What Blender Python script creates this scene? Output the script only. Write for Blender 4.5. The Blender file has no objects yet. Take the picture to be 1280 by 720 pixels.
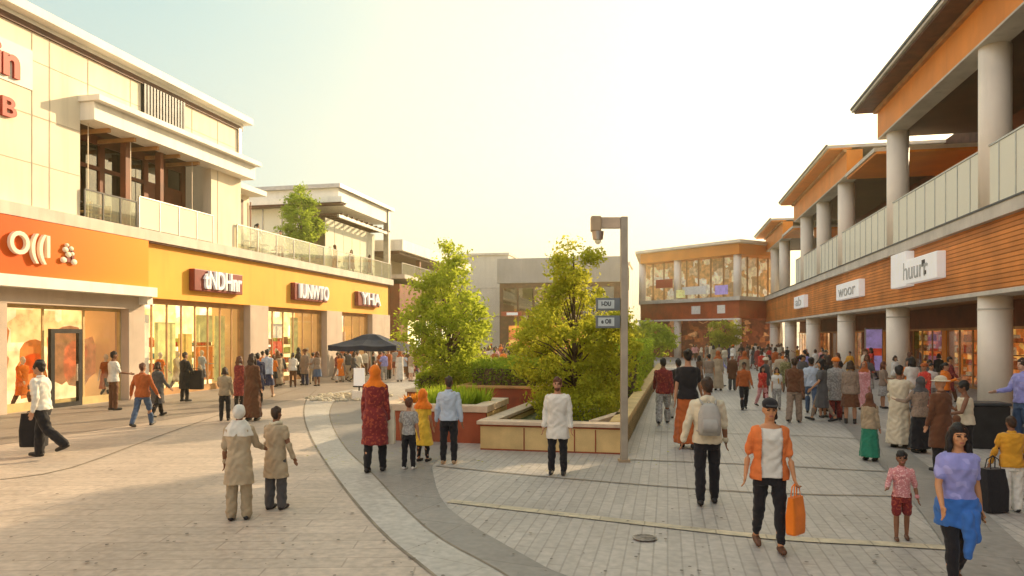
import bpy, bmesh, math, random
import numpy as np
from mathutils import Vector, Matrix, noise as mnoise
random.seed(7); RNG = np.random.default_rng(11)
SC = bpy.context.scene
COL = SC.collection
R = math.radians
YAW = R(12.2); SY, CY = math.sin(YAW), math.cos(YAW)
CAMH, FPX, HOR = 2.5, 900.0, 420.0

# ------------------------------------------------------------------ measuring helpers (photo measurements -> plan positions)
def ray(u, t):
    k = (u-640)/FPX
    return t*(-SY+CY*k), t*(CY+SY*k)
def ground(u, v):
    return ray(u, FPX*CAMH/(v-HOR))
def y_on(u, X):
    k = (u-640)/FPX; t = X/(-SY+CY*k)
    return t*(CY+SY*k)

# ------------------------------------------------------------------ materials
MATS = {}
def nt(m):
    m.use_nodes = True; m.node_tree.nodes.clear(); return m.node_tree.nodes, m.node_tree.links
def mat(name, col, rough=0.7, var=0.12, scale=3.0, bump=0.0, bscale=40.0, metal=0.0, spec=0.4, tint=None, emit=0.0, sheen=0.0, weather=0.0):
    if name in MATS: return MATS[name]
    m = bpy.data.materials.new(name); N, L = nt(m)
    out = N.new('ShaderNodeOutputMaterial'); b = N.new('ShaderNodeBsdfPrincipled'); L.new(b.outputs[0], out.inputs[0])
    tc = N.new('ShaderNodeTexCoord'); no = N.new('ShaderNodeTexNoise'); no.inputs['Scale'].default_value = scale; no.inputs['Detail'].default_value = 5
    L.new(tc.outputs['Object'], no.inputs['Vector'])
    mx = N.new('ShaderNodeMix'); mx.data_type = 'RGBA'
    c2 = tint or tuple(max(0, c*(1-var*2)) for c in col)
    c1 = tuple(min(1, c*(1+var)) for c in col)
    mx.inputs[6].default_value = (*c1, 1); mx.inputs[7].default_value = (*c2, 1)
    rp = N.new('ShaderNodeMapRange'); rp.inputs[1].default_value = .3; rp.inputs[2].default_value = .7
    L.new(no.outputs[0], rp.inputs[0]); L.new(rp.outputs[0], mx.inputs[0])
    colout = mx.outputs[2]
    if weather > 0:
        mp = N.new('ShaderNodeMapping'); mp.inputs['Scale'].default_value = (1.5, 1.5, .12); L.new(tc.outputs['Object'], mp.inputs[0])
        n2 = N.new('ShaderNodeTexNoise'); n2.inputs['Scale'].default_value = 2.2; n2.inputs['Detail'].default_value = 6; L.new(mp.outputs[0], n2.inputs['Vector'])
        r2 = N.new('ShaderNodeMapRange'); r2.inputs[1].default_value = .5; r2.inputs[2].default_value = .75; r2.inputs[4].default_value = weather; L.new(n2.outputs[0], r2.inputs[0])
        m2 = N.new('ShaderNodeMix'); m2.data_type = 'RGBA'; m2.inputs[7].default_value = (col[0]*.45, col[1]*.42, col[2]*.38, 1)
        L.new(r2.outputs[0], m2.inputs[0]); L.new(colout, m2.inputs[6]); colout = m2.outputs[2]
    L.new(colout, b.inputs['Base Color'])
    b.inputs['Roughness'].default_value = rough; b.inputs['Metallic'].default_value = metal
    b.inputs['Specular IOR Level'].default_value = spec
    if sheen: b.inputs['Sheen Weight'].default_value = sheen
    if bump > 0:
        nb = N.new('ShaderNodeTexNoise'); nb.inputs['Scale'].default_value = bscale; nb.inputs['Detail'].default_value = 4
        L.new(tc.outputs['Object'], nb.inputs['Vector'])
        bp = N.new('ShaderNodeBump'); bp.inputs['Strength'].default_value = bump; bp.inputs['Distance'].default_value = .02
        L.new(nb.outputs[0], bp.inputs['Height']); L.new(bp.outputs[0], b.inputs['Normal'])
    if emit > 0:
        L.new(colout, b.inputs['Emission Color']); b.inputs['Emission Strength'].default_value = emit
    MATS[name] = m; return m

def siding_mat(name, col, gap=.16, depth=.6, var=.15, emit=0):
    """horizontal boards with a groove every `gap` metres"""
    m = mat(name, col, .6, var, .7); N, L = m.node_tree.nodes, m.node_tree.links
    b = next(n for n in N if n.type == 'BSDF_PRINCIPLED')
    tc = N.new('ShaderNodeTexCoord'); sp = N.new('ShaderNodeSeparateXYZ'); L.new(tc.outputs['Object'], sp.inputs[0])
    d = N.new('ShaderNodeMath'); d.operation = 'DIVIDE'; d.inputs[1].default_value = gap; L.new(sp.outputs[2], d.inputs[0])
    f = N.new('ShaderNodeMath'); f.operation = 'FRACT'; L.new(d.outputs[0], f.inputs[0])
    r = N.new('ShaderNodeMapRange'); r.inputs[1].default_value = 0; r.inputs[2].default_value = .25; L.new(f.outputs[0], r.inputs[0])
    fl = N.new('ShaderNodeMath'); fl.operation = 'FLOOR'; L.new(d.outputs[0], fl.inputs[0])
    wn = N.new('ShaderNodeTexWhiteNoise'); wn.noise_dimensions = '1D'; L.new(fl.outputs[0], wn.inputs['W'])
    r2 = N.new('ShaderNodeMapRange'); r2.inputs[3].default_value = .82; r2.inputs[4].default_value = 1.1; L.new(wn.outputs[0], r2.inputs[0])
    r3 = N.new('ShaderNodeMapRange'); r3.inputs[3].default_value = 1-depth; r3.inputs[4].default_value = 1; L.new(r.outputs[0], r3.inputs[0])
    mu = N.new('ShaderNodeMath'); mu.operation = 'MULTIPLY'; L.new(r2.outputs[0], mu.inputs[0]); L.new(r3.outputs[0], mu.inputs[1])
    src = b.inputs['Base Color'].links[0].from_socket
    vm = N.new('ShaderNodeVectorMath'); vm.operation = 'SCALE'; L.new(src, vm.inputs[0]); L.new(mu.outputs[0], vm.inputs['Scale'])
    L.new(vm.outputs[0], b.inputs['Base Color'])
    bp = N.new('ShaderNodeBump'); bp.inputs['Strength'].default_value = .8; bp.inputs['Distance'].default_value = .03
    L.new(r.outputs[0], bp.inputs['Height']); L.new(bp.outputs[0], b.inputs['Normal'])
    return m

def glass_mat(name, tint=(.95, .97, .95), refl=.12, milk=0.0, milkcol=(.9, .88, .75)):
    m = bpy.data.materials.new(name); N, L = nt(m)
    out = N.new('ShaderNodeOutputMaterial'); tr = N.new('ShaderNodeBsdfTransparent'); tr.inputs[0].default_value = (*tint, 1)
    gl = N.new('ShaderNodeBsdfGlossy'); gl.inputs['Roughness'].default_value = .03; gl.inputs[0].default_value = (.9, .9, .85, 1)
    lw_ = N.new('ShaderNodeLayerWeight'); fr = N.new('ShaderNodeMath'); fr.operation = 'POWER'; fr.inputs[1].default_value = 4; L.new(lw_.outputs['Facing'], fr.inputs[0])
    ad = N.new('ShaderNodeMath'); ad.operation = 'ADD'; ad.inputs[1].default_value = refl; ad.use_clamp = True; L.new(fr.outputs[0], ad.inputs[0])
    mx = N.new('ShaderNodeMixShader'); L.new(ad.outputs[0], mx.inputs[0]); L.new(tr.outputs[0], mx.inputs[1]); L.new(gl.outputs[0], mx.inputs[2])
    last = mx.outputs[0]
    if milk > 0:
        df = N.new('ShaderNodeBsdfDiffuse'); df.inputs[0].default_value = (*milkcol, 1)
        tl = N.new('ShaderNodeBsdfTranslucent'); tl.inputs[0].default_value = (*milkcol, 1)
        m1 = N.new('ShaderNodeMixShader'); m1.inputs[0].default_value = .18; L.new(df.outputs[0], m1.inputs[1]); L.new(tl.outputs[0], m1.inputs[2])
        m2 = N.new('ShaderNodeMixShader'); m2.inputs[0].default_value = milk; L.new(last, m2.inputs[1]); L.new(m1.outputs[0], m2.inputs[2]); last = m2.outputs[0]
    L.new(last, out.inputs[0]); MATS[name] = m; return m

def leaf_mat(name, dark, light, trans, tw=.45):
    m = bpy.data.materials.new(name); N, L = nt(m)
    out = N.new('ShaderNodeOutputMaterial'); d = N.new('ShaderNodeBsdfDiffuse'); t = N.new('ShaderNodeBsdfTranslucent')
    geo = N.new('ShaderNodeNewGeometry'); tc = N.new('ShaderNodeTexCoord'); no = N.new('ShaderNodeTexNoise'); no.inputs['Scale'].default_value = 1.3
    L.new(tc.outputs['Object'], no.inputs[0])
    a = N.new('ShaderNodeMath'); a.operation = 'ADD'; L.new(geo.outputs['Random Per Island'], a.inputs[0]); L.new(no.outputs[0], a.inputs[1])
    r = N.new('ShaderNodeMapRange'); r.inputs[1].default_value = .35; r.inputs[2].default_value = 1.45; L.new(a.outputs[0], r.inputs[0])
    mx = N.new('ShaderNodeMix'); mx.data_type = 'RGBA'; mx.inputs[6].default_value = (*dark, 1); mx.inputs[7].default_value = (*light, 1); L.new(r.outputs[0], mx.inputs[0])
    L.new(mx.outputs[2], d.inputs[0]); t.inputs[0].default_value = (*trans, 1)
    ms = N.new('ShaderNodeMixShader'); ms.inputs[0].default_value = tw; L.new(d.outputs[0], ms.inputs[1]); L.new(t.outputs[0], ms.inputs[2])
    L.new(ms.outputs[0], out.inputs[0]); MATS[name] = m; return m

def paver_mat(name, c1, c2, mortar, bw, bh, rot=0.0, msize=.012, big=.25, offset=.5, blotch=.25):
    m = bpy.data.materials.new(name); N, L = nt(m)
    out = N.new('ShaderNodeOutputMaterial'); b = N.new('ShaderNodeBsdfPrincipled'); L.new(b.outputs[0], out.inputs[0])
    tc = N.new('ShaderNodeTexCoord'); mp = N.new('ShaderNodeMapping'); mp.inputs['Rotation'].default_value = (0, 0, rot); L.new(tc.outputs['Object'], mp.inputs[0])
    br = N.new('ShaderNodeTexBrick'); br.offset = offset; br.inputs['Scale'].default_value = 1; br.inputs['Brick Width'].default_value = bw; br.inputs['Row Height'].default_value = bh
    br.inputs['Mortar Size'].default_value = msize; br.inputs['Mortar Smooth'].default_value = .3; br.inputs['Color1'].default_value = (*c1, 1); br.inputs['Color2'].default_value = (*c2, 1); br.inputs['Mortar'].default_value = (*mortar, 1)
    L.new(mp.outputs[0], br.inputs['Vector'])
    no = N.new('ShaderNodeTexNoise'); no.inputs['Scale'].default_value = big; no.inputs['Detail'].default_value = 8; no.inputs['Roughness'].default_value = .65; L.new(tc.outputs['Object'], no.inputs['Vector'])
    r = N.new('ShaderNodeMapRange'); r.inputs[1].default_value = .3; r.inputs[2].default_value = .7; r.inputs[3].default_value = 1-blotch; r.inputs[4].default_value = 1.12; L.new(no.outputs[0], r.inputs[0])
    n3 = N.new('ShaderNodeTexNoise'); n3.inputs['Scale'].default_value = 9; n3.inputs['Detail'].default_value = 8; L.new(tc.outputs['Object'], n3.inputs['Vector'])
    r3 = N.new('ShaderNodeMapRange'); r3.inputs[1].default_value = .35; r3.inputs[2].default_value = .65; r3.inputs[3].default_value = .80; r3.inputs[4].default_value = 1.08; L.new(n3.outputs[0], r3.inputs[0])
    mu = N.new('ShaderNodeMath'); mu.operation = 'MULTIPLY'; L.new(r.outputs[0], mu.inputs[0]); L.new(r3.outputs[0], mu.inputs[1])
    vm = N.new('ShaderNodeVectorMath'); vm.operation = 'SCALE'; L.new(br.outputs[0], vm.inputs[0]); L.new(mu.outputs[0], vm.inputs['Scale']); L.new(vm.outputs[0], b.inputs['Base Color'])
    rr = N.new('ShaderNodeMapRange'); rr.inputs[3].default_value = .38; rr.inputs[4].default_value = .75; L.new(n3.outputs[0], rr.inputs[0]); L.new(rr.outputs[0], b.inputs['Roughness'])
    bp = N.new('ShaderNodeBump'); bp.inputs['Strength'].default_value = .35; bp.inputs['Distance'].default_value = .01
    inv = N.new('ShaderNodeMath'); inv.operation = 'SUBTRACT'; inv.inputs[0].default_value = 1; L.new(br.outputs['Fac'], inv.inputs[1])
    L.new(inv.outputs[0], bp.inputs['Height']); L.new(bp.outputs[0], b.inputs['Normal'])
    MATS[name] = m; return m

def shop_mat(name, base, accents, strength, sc=.9):
    """a lit shop interior wall: shelves and goods as blocks of colour"""
    m = bpy.data.materials.new(name); N, L = nt(m)
    out = N.new('ShaderNodeOutputMaterial'); e = N.new('ShaderNodeBsdfPrincipled'); L.new(e.outputs[0], out.inputs[0]); e.inputs['Roughness'].default_value = .8
    tc = N.new('ShaderNodeTexCoord'); mp = N.new('ShaderNodeMapping'); mp.inputs['Scale'].default_value = (1, sc, sc*1.6); L.new(tc.outputs['Object'], mp.inputs[0])
    vo = N.new('ShaderNodeTexVoronoi'); vo.distance = 'CHEBYCHEV'; vo.inputs['Scale'].default_value = 1.0; L.new(mp.outputs[0], vo.inputs['Vector'])
    sp = N.new('ShaderNodeSeparateColor'); L.new(vo.outputs['Color'], sp.inputs[0])
    cr = N.new('ShaderNodeValToRGB'); cr.color_ramp.interpolation = 'CONSTANT'
    els = cr.color_ramp.elements; cols = [base]+accents
    pos = [0]+[.5+.5*i/len(accents) for i in range(len(accents))]
    for i, (p, c) in enumerate(zip(pos, cols)):
        el = els[i] if i < 2 else els.new(p); el.position = p; el.color = (*c, 1)
    L.new(sp.outputs[0], cr.inputs[0])
    no = N.new('ShaderNodeTexNoise'); no.inputs['Scale'].default_value = 2.5; no.inputs['Detail'].default_value = 6; L.new(tc.outputs['Object'], no.inputs['Vector'])
    r = N.new('ShaderNodeMapRange'); r.inputs[1].default_value = .3; r.inputs[2].default_value = .7; r.inputs[3].default_value = .55; r.inputs[4].default_value = 1.15; L.new(no.outputs[0], r.inputs[0])
    vm = N.new('ShaderNodeVectorMath'); vm.operation = 'SCALE'; L.new(cr.outputs[0], vm.inputs[0]); L.new(r.outputs[0], vm.inputs['Scale'])
    L.new(vm.outputs[0], e.inputs['Base Color']); L.new(vm.outputs[0], e.inputs['Emission Color']); e.inputs['Emission Strength'].default_value = strength
    MATS[name] = m; return m

def gradient_y_mat(name, ca, cb, y0, y1, rough=.5):
    m = bpy.data.materials.new(name); N, L = nt(m)
    out = N.new('ShaderNodeOutputMaterial'); b = N.new('ShaderNodeBsdfPrincipled'); L.new(b.outputs[0], out.inputs[0]); b.inputs['Roughness'].default_value = rough
    tc = N.new('ShaderNodeTexCoord'); sp = N.new('ShaderNodeSeparateXYZ'); L.new(tc.outputs['Object'], sp.inputs[0])
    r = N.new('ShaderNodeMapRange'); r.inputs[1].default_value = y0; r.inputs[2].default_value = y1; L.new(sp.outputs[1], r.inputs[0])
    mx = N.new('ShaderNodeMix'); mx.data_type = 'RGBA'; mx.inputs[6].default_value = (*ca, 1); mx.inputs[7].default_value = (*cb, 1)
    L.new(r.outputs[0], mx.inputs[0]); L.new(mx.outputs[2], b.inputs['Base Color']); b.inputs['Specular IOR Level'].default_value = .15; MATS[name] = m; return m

# ------------------------------------------------------------------ mesh builder
class MB:
    def __init__(s): s.v = []; s.f = []
    def add(s, vs, fs):
        o = len(s.v); s.v += [tuple(p) for p in vs]; s.f += [tuple(i+o for i in f) for f in fs]; return s
    def box(s, x0, x1, y0, y1, z0, z1):
        v = [(x, y, z) for x in (x0, x1) for y in (y0, y1) for z in (z0, z1)]
        return s.add(v, [(0, 1, 3, 2), (4, 6, 7, 5), (0, 4, 5, 1), (2, 3, 7, 6), (0, 2, 6, 4), (1, 5, 7, 3)])
    def rbox(s, c, d, ang):
        """box centred c, size d, turned by ang about z"""
        ca, sa = math.cos(ang), math.sin(ang); v = []
        for x in (-.5, .5):
            for y in (-.5, .5):
                for z in (-.5, .5):
                    a, b = x*d[0], y*d[1]; v.append((c[0]+a*ca-b*sa, c[1]+a*sa+b*ca, c[2]+z*d[2]))
        return s.add(v, [(0, 1, 3, 2), (4, 6, 7, 5), (0, 4, 5, 1), (2, 3, 7, 6), (0, 2, 6, 4), (1, 5, 7, 3)])
    def prism(s, poly, z0, z1):
        n = len(poly); v = [(x, y, z0) for x, y in poly]+[(x, y, z1) for x, y in poly]
        return s.add(v, [tuple(range(n))[::-1], tuple(range(n, 2*n))]+[(i, (i+1) % n, n+(i+1) % n, n+i) for i in range(n)])
    def tube(s, pts, rad, n=10, cap=True):
        pts = [Vector(p) for p in pts]
        if not hasattr(rad, '__len__'): rad = [rad]*len(pts)
        vs = []; up = None
        for i, p in enumerate(pts):
            d = (pts[min(i+1, len(pts)-1)]-pts[max(i-1, 0)]).normalized()
            a = d.cross(Vector((0, 0, 1)) if abs(d.z) < .95 else Vector((0, 1, 0))).normalized(); b = d.cross(a)
            for j in range(n):
                t = 2*math.pi*j/n; vs.append(p+(a*math.cos(t)+b*math.sin(t))*rad[i])
        fs = [(i*n+j, i*n+(j+1) % n, (i+1)*n+(j+1) % n, (i+1)*n+j) for i in range(len(pts)-1) for j in range(n)]
        if cap: fs += [tuple(range(n))[::-1], tuple(range((len(pts)-1)*n, len(pts)*n))]
        return s.add(vs, fs)
    def cyl(s, x, y, z0, z1, r, n=24, r1=None):
        return s.tube([(x, y, z0), (x, y, z1)], [r, r if r1 is None else r1], n)
    def ell(s, c, r, n=14, m=9):
        vs = [(c[0], c[1], c[2]+r[2])]
        for i in range(1, m):
            a = math.pi*i/m
            for j in range(n):
                t = 2*math.pi*j/n; vs.append((c[0]+r[0]*math.sin(a)*math.cos(t), c[1]+r[1]*math.sin(a)*math.sin(t), c[2]+r[2]*math.cos(a)))
        vs.append((c[0], c[1], c[2]-r[2])); fs = [(0, 1+j, 1+(j+1) % n) for j in range(n)]
        for i in range(m-2): fs += [(1+i*n+j, 1+(i+1)*n+j, 1+(i+1)*n+(j+1) % n, 1+i*n+(j+1) % n) for j in range(n)]
        k = 1+(m-2)*n; fs += [(k+j, len(vs)-1, k+(j+1) % n) for j in range(n)]
        return s.add(vs, fs)
    def loft(s, rings, n=20, sup=2.3, fold=None):
        """rings: (cx,cy,cz,rx,ry)"""
        vs = []
        for q, (cx, cy, cz, rx, ry) in enumerate(rings):
            for j in range(n):
                t = 2*math.pi*j/n; c, d = math.cos(t), math.sin(t)
                m_ = 1.0 if not fold else 1+fold[q]*math.sin(t*7+q*.4)
                vs.append((cx+math.copysign(abs(c)**(2/sup), c)*rx*m_, cy+math.copysign(abs(d)**(2/sup), d)*ry*m_, cz))
        fs = [(i*n+j, i*n+(j+1) % n, (i+1)*n+(j+1) % n, (i+1)*n+j) for i in range(len(rings)-1) for j in range(n)]
        fs += [tuple(range(n))[::-1], tuple(range((len(rings)-1)*n, len(rings)*n))]
        return s.add(vs, fs)
    def mesh(s, name):
        m = bpy.data.meshes.new(name); m.from_pydata(s.v, [], s.f)
        bm = bmesh.new(); bm.from_mesh(m); bmesh.ops.recalc_face_normals(bm, faces=bm.faces); bm.to_mesh(m); bm.free(); return m
    def build(s, name, material, parent=None, smooth=False, bevel=0, loc=None):
        me = s.mesh(name); me.materials.append(material); o = bpy.data.objects.new(name, me); COL.objects.link(o)
        if smooth: me.polygons.foreach_set('use_smooth', [True]*len(me.polygons))
        if parent: o.parent = parent
        if loc: o.location = loc
        if bevel:
            b = o.modifiers.new('bevel', 'BEVEL'); b.width = bevel; b.segments = 2; b.limit_method = 'ANGLE'
        return o
def tag(o, label=None, cat=None, group=None, kind=None):
    if label: o['label'] = label
    if cat: o['category'] = cat
    if group: o['group'] = group
    if kind: o['kind'] = kind
    return o
def empty(name, loc=(0, 0, 0), rz=0, label=None, cat=None, group=None):
    o = bpy.data.objects.new(name, None); COL.objects.link(o); o.location = loc; o.rotation_euler = (0, 0, rz); o.empty_display_size = .2
    return tag(o, label, cat, group)
def sheet(name, poly, z, material, kind='structure'):
    o = MB(); o.v = [(x, y, z) for x, y in poly]; o.f = [tuple(range(len(poly)))]; ob = o.build(name, material); tag(ob, kind=kind); return ob
def copy_tree(o, parent=None):
    c = o.copy(); COL.objects.link(c); c.parent = parent
    for ch in KIDS.get(o.name, []): copy_tree(ch, c)
    return c
KIDS = {}
def text_mesh(body, size, depth, offset=.0, xs=1.0):
    cu = bpy.data.curves.new('letters', 'FONT'); cu.body = body; cu.size = size; cu.extrude = depth; cu.offset = offset; cu.align_x = 'CENTER'; cu.align_y = 'CENTER'; cu.resolution_u = 4
    ob = bpy.data.objects.new('letters', cu); COL.objects.link(ob); bpy.context.view_layer.update()
    me = bpy.data.meshes.new_from_object(ob.evaluated_get(bpy.context.evaluated_depsgraph_get()))
    COL.objects.unlink(ob); bpy.data.objects.remove(ob)
    for v in me.vertices: v.co.x *= xs
    return me
def text_obj(body, size, depth, material, parent, loc, rot, offset=.0, xs=1.0, name='letters'):
    me = text_mesh(body, size, depth, offset, xs); me.materials.clear(); me.materials.append(material)
    o = bpy.data.objects.new(name, me); COL.objects.link(o); o.parent = parent; o.location = loc; o.rotation_euler = rot; return o

# ------------------------------------------------------------------ palette
M = {}
M['cream'] = mat('cream_panel', (.90, .77, .58), .75, .05, .5, weather=.22)
M['cream2'] = mat('cream_stucco', (.70, .60, .44), .8, .06, 1.0, bump=.2, weather=.15)
M['white'] = mat('white_trim', (.90, .86, .76), .6, .05, 1.0, weather=.18)
M['slab'] = mat('pale_slab', (.66, .60, .50), .7, .08, 1.0, weather=.25)
M['yellow'] = mat('golden_render', (.98, .44, .045), .7, .08, .35, bump=.1, weather=.16)
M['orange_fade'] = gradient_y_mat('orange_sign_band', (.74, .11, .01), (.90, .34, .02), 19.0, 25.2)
M['pillar'] = mat('warm_grey_pillar', (.58, .46, .36), .75, .07, 1.2, weather=.2)
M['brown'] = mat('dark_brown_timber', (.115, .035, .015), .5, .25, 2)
M['brown2'] = mat('rust_brown_wall', (.20, .055, .02), .6, .2, 1.2)
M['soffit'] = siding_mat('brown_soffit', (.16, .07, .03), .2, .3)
M['orange'] = mat('burnt_orange_panel', (.80, .26, .02), .55, .08, .6, weather=.15)
M['orange_siding'] = siding_mat('orange_siding', (.78, .27, .05), .155, .5)
M['red_wall'] = mat('rust_red_wall', (.48, .085, .02), .6, .15, 1.0, weather=.2)
M['column'] = mat('painted_column', (.97, .86, .70), .55, .03, 1.5, weather=.12)
M['dark'] = mat('dark_metal', (.03, .028, .028), .4, .2, 4, metal=.3)
M['louver'] = mat('louver_metal', (.055, .06, .065), .45, .2, 4, metal=.4)
M['steel'] = mat('brushed_steel', (.45, .43, .40), .35, .1, 4, metal=.8)
M['pole'] = mat('bronze_pole', (.46, .34, .21), .45, .1, 3, metal=.3)
M['navy'] = mat('navy_canvas', (.022, .028, .05), .8, .2, 3, bump=.2)
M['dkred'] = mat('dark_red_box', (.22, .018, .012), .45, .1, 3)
M['letter'] = mat('white_letters', (.85, .82, .76), .5, .03, 3, emit=.25)
M['letter_cream'] = mat('cream_letters', (.85, .72, .50), .5, .03, 3, emit=.12)
M['red_letter'] = mat('red_letters', (.45, .05, .025), .5, .05, 3)
M['grey_panel'] = mat('grey_cladding', (.38, .37, .34), .6, .08, .5, weather=.2)
M['white_panel'] = mat('white_cladding', (.62, .58, .48), .6, .06, .5, weather=.2)
M['stone_cap'] = mat('stone_cap', (.62, .48, .34), .6, .1, 4, bump=.3, weather=.2)
M['stone_gold'] = mat('golden_stone', (.66, .47, .20), .6, .10, 2.5, bump=.3, weather=.2)
M['planter_red'] = mat('brick_red_planter', (.30, .065, .022), .6, .15, 2, bump=.2, weather=.2)
M['soil'] = mat('soil', (.05, .035, .02), .95, .3, 6, bump=1)
M['wood_tan'] = mat('tan_timber', (.52, .27, .10), .5, .15, 2)
M['glass'] = glass_mat('shop_glass', (.97, .97, .94), .02)
M['glass_rail'] = glass_mat('rail_glass', (.90, .93, .86), .06, .10, (.9, .88, .7))
M['glass_milk'] = glass_mat('frosted_glass', (.9, .9, .85), .05, .93, (1.0, .97, .80))
M['glass_dark'] = glass_mat('dark_glass', (.35, .28, .2), .15)
M['pond'] = mat('pond_green', (.10, .12, .045), .5, .3, 3, bump=.2, spec=.3)
M['bark'] = mat('bark', (.14, .09, .05), .9, .25, 8, bump=.8)
M['leaf1'] = leaf_mat('leaf_yellow_green', (.05, .10, .008), (.38, .44, .05), (.68, .76, .08))
M['leaf2'] = leaf_mat('leaf_golden', (.07, .09, .008), (.42, .44, .045), (.76, .74, .08))
M['leaf3'] = leaf_mat('leaf_fresh', (.06, .11, .01), (.26, .36, .04), (.50, .62, .07))
M['leaf4'] = leaf_mat('leaf_bright', (.08, .13, .012), (.34, .46, .04), (.58, .70, .07))
M['shop_gold'] = shop_mat('shop_gold', (.98, .70, .28), [(.98, .74, .34), (.98, .80, .42), (.92, .62, .24)], 1.35, .5)
M['shop_pale'] = shop_mat('shop_pale', (.96, .80, .34), [(.90, .78, .45), (.96, .70, .30), (.95, .88, .62), (.80, .70, .28)], 1.9, .8)
M['shop_amber'] = shop_mat('shop_amber', (.62, .17, .03), [(.85, .30, .05), (.35, .08, .02), (.95, .50, .12), (.5, .14, .03)], .8, 1.6)
M['warm_ceiling'] = mat('warm_ceiling', (.75, .48, .22), .8, .05, 1, emit=.25)
M['dark_in'] = mat('dim_interior', (.10, .04, .02), .8, .4, 1.5)

# ------------------------------------------------------------------ camera, world, sun
cam = bpy.data.cameras.new('camera'); co = bpy.data.objects.new('camera', cam); COL.objects.link(co)
co.location = (0, 0, CAMH); co.rotation_euler = (R(90), 0, YAW)
cam.sensor_width = 36; cam.lens = 36*FPX/1280; cam.shift_y = (HOR-360)/1280; cam.clip_end = 3000; cam.clip_start = .1
SC.camera = co
SUN_AZ, SUN_EL = 30.0, 22.0     # azimuth measured from +Y toward +X
w = bpy.data.worlds.new('World'); SC.world = w; w.use_nodes = True; N, L = w.node_tree.nodes, w.node_tree.links; N.clear()
out = N.new('ShaderNodeOutputWorld'); bg = N.new('ShaderNodeBackground'); sky = N.new('ShaderNodeTexSky'); sky.sky_type = 'NISHITA'; sky.sun_disc = False
sky.sun_elevation = R(SUN_EL); sky.sun_rotation = R(SUN_AZ); sky.air_density = 1.2; sky.dust_density = 5.0
L.new(sky.outputs[0], bg.inputs[0]); bg.inputs[1].default_value = .05
# hazy evening glow: pale cream all along the sun side, washed teal to the side; strong warm fill added behind the camera
tc = N.new('ShaderNodeTexCoord'); dt = N.new('ShaderNodeVectorMath'); dt.operation = 'DOT_PRODUCT'
sd = Vector((math.sin(R(38))*math.cos(R(8)), math.cos(R(38))*math.cos(R(8)), math.sin(R(8))))
dt.inputs[1].default_value = sd; nm = N.new('ShaderNodeVectorMath'); nm.operation = 'NORMALIZE'; L.new(tc.outputs['Generated'], nm.inputs[0]); L.new(nm.outputs[0], dt.inputs[0])
cr = N.new('ShaderNodeValToRGB'); e = cr.color_ramp.elements; cr.color_ramp.interpolation = 'B_SPLINE'
e[0].position = 0.0; e[0].color = (4.6, 3.5, 2.15, 1); e[1].position = 1.0; e[1].color = (1.05, .92, .52, 1)
for p, c in ((.15, (4.2, 3.05, 1.8)), (.28, (2.3, 1.7, 1.05)), (.40, (.50, .66, .58)), (.52, (.44, .66, .60)), (.66, (.64, .77, .62)), (.77, (.88, .88, .63)), (.86, (1.0, .93, .60))):
    q = e.new(p); q.color = (*c, 1)
rm_ = N.new('ShaderNodeMapRange'); rm_.inputs[1].default_value = -.6; rm_.inputs[2].default_value = 1.0; L.new(dt.outputs['Value'], rm_.inputs[0]); L.new(rm_.outputs[0], cr.inputs[0])
sz = N.new('ShaderNodeSeparateXYZ'); L.new(nm.outputs[0], sz.inputs[0])
hz = N.new('ShaderNodeMapRange'); hz.inputs[1].default_value = .0; hz.inputs[2].default_value = .38; hz.inputs[3].default_value = .7; hz.inputs[4].default_value = 0; L.new(sz.outputs[2], hz.inputs[0])
mxh = N.new('ShaderNodeMix'); mxh.data_type = 'RGBA'; mxh.inputs[7].default_value = (1.0, .88, .54, 1); L.new(hz.outputs[0], mxh.inputs[0]); L.new(cr.outputs[0], mxh.inputs[6])
bg2 = N.new('ShaderNodeBackground'); bg2.inputs[1].default_value = .95; L.new(mxh.outputs[2], bg2.inputs[0])
ads = N.new('ShaderNodeAddShader'); L.new(bg.outputs[0], ads.inputs[0]); L.new(bg2.outputs[0], ads.inputs[1]); L.new(ads.outputs[0], out.inputs[0])
sl = bpy.data.lights.new('sun', 'SUN'); sl.energy = 8.5; sl.angle = R(.6); sl.color = (1.0, .72, .40); so = bpy.data.objects.new('sun', sl); COL.objects.link(so)
dv = Vector((math.sin(R(SUN_AZ))*math.cos(R(SUN_EL)), math.cos(R(SUN_AZ))*math.cos(R(SUN_EL)), math.sin(R(SUN_EL))))
so.rotation_euler = dv.to_track_quat('Z', 'Y').to_euler(); so.location = (30, 60, 40)
SC.view_settings.view_transform = 'Standard'; SC.view_settings.look = 'None'; SC.view_settings.exposure = 0
SC.cycles.use_denoising = True; SC.cycles.max_bounces = 7; SC.cycles.transparent_max_bounces = 16; SC.cycles.diffuse_bounces = 3; SC.cycles.sample_clamp_indirect = 6

# warm evening haze hanging over the square
hz_ = bpy.data.materials.new('evening_haze'); N, L = nt(hz_); out = N.new('ShaderNodeOutputMaterial'); vs_ = N.new('ShaderNodeVolumeScatter')
vs_.inputs['Color'].default_value = (1, .84, .46, 1); vs_.inputs['Density'].default_value = .0022; vs_.inputs['Anisotropy'].default_value = .55; L.new(vs_.outputs[0], out.inputs['Volume'])
hb_ = MB().box(-70, 70, 9, 150, -1, 40).build('haze', hz_); tag(hb_, kind='stuff')
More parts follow.
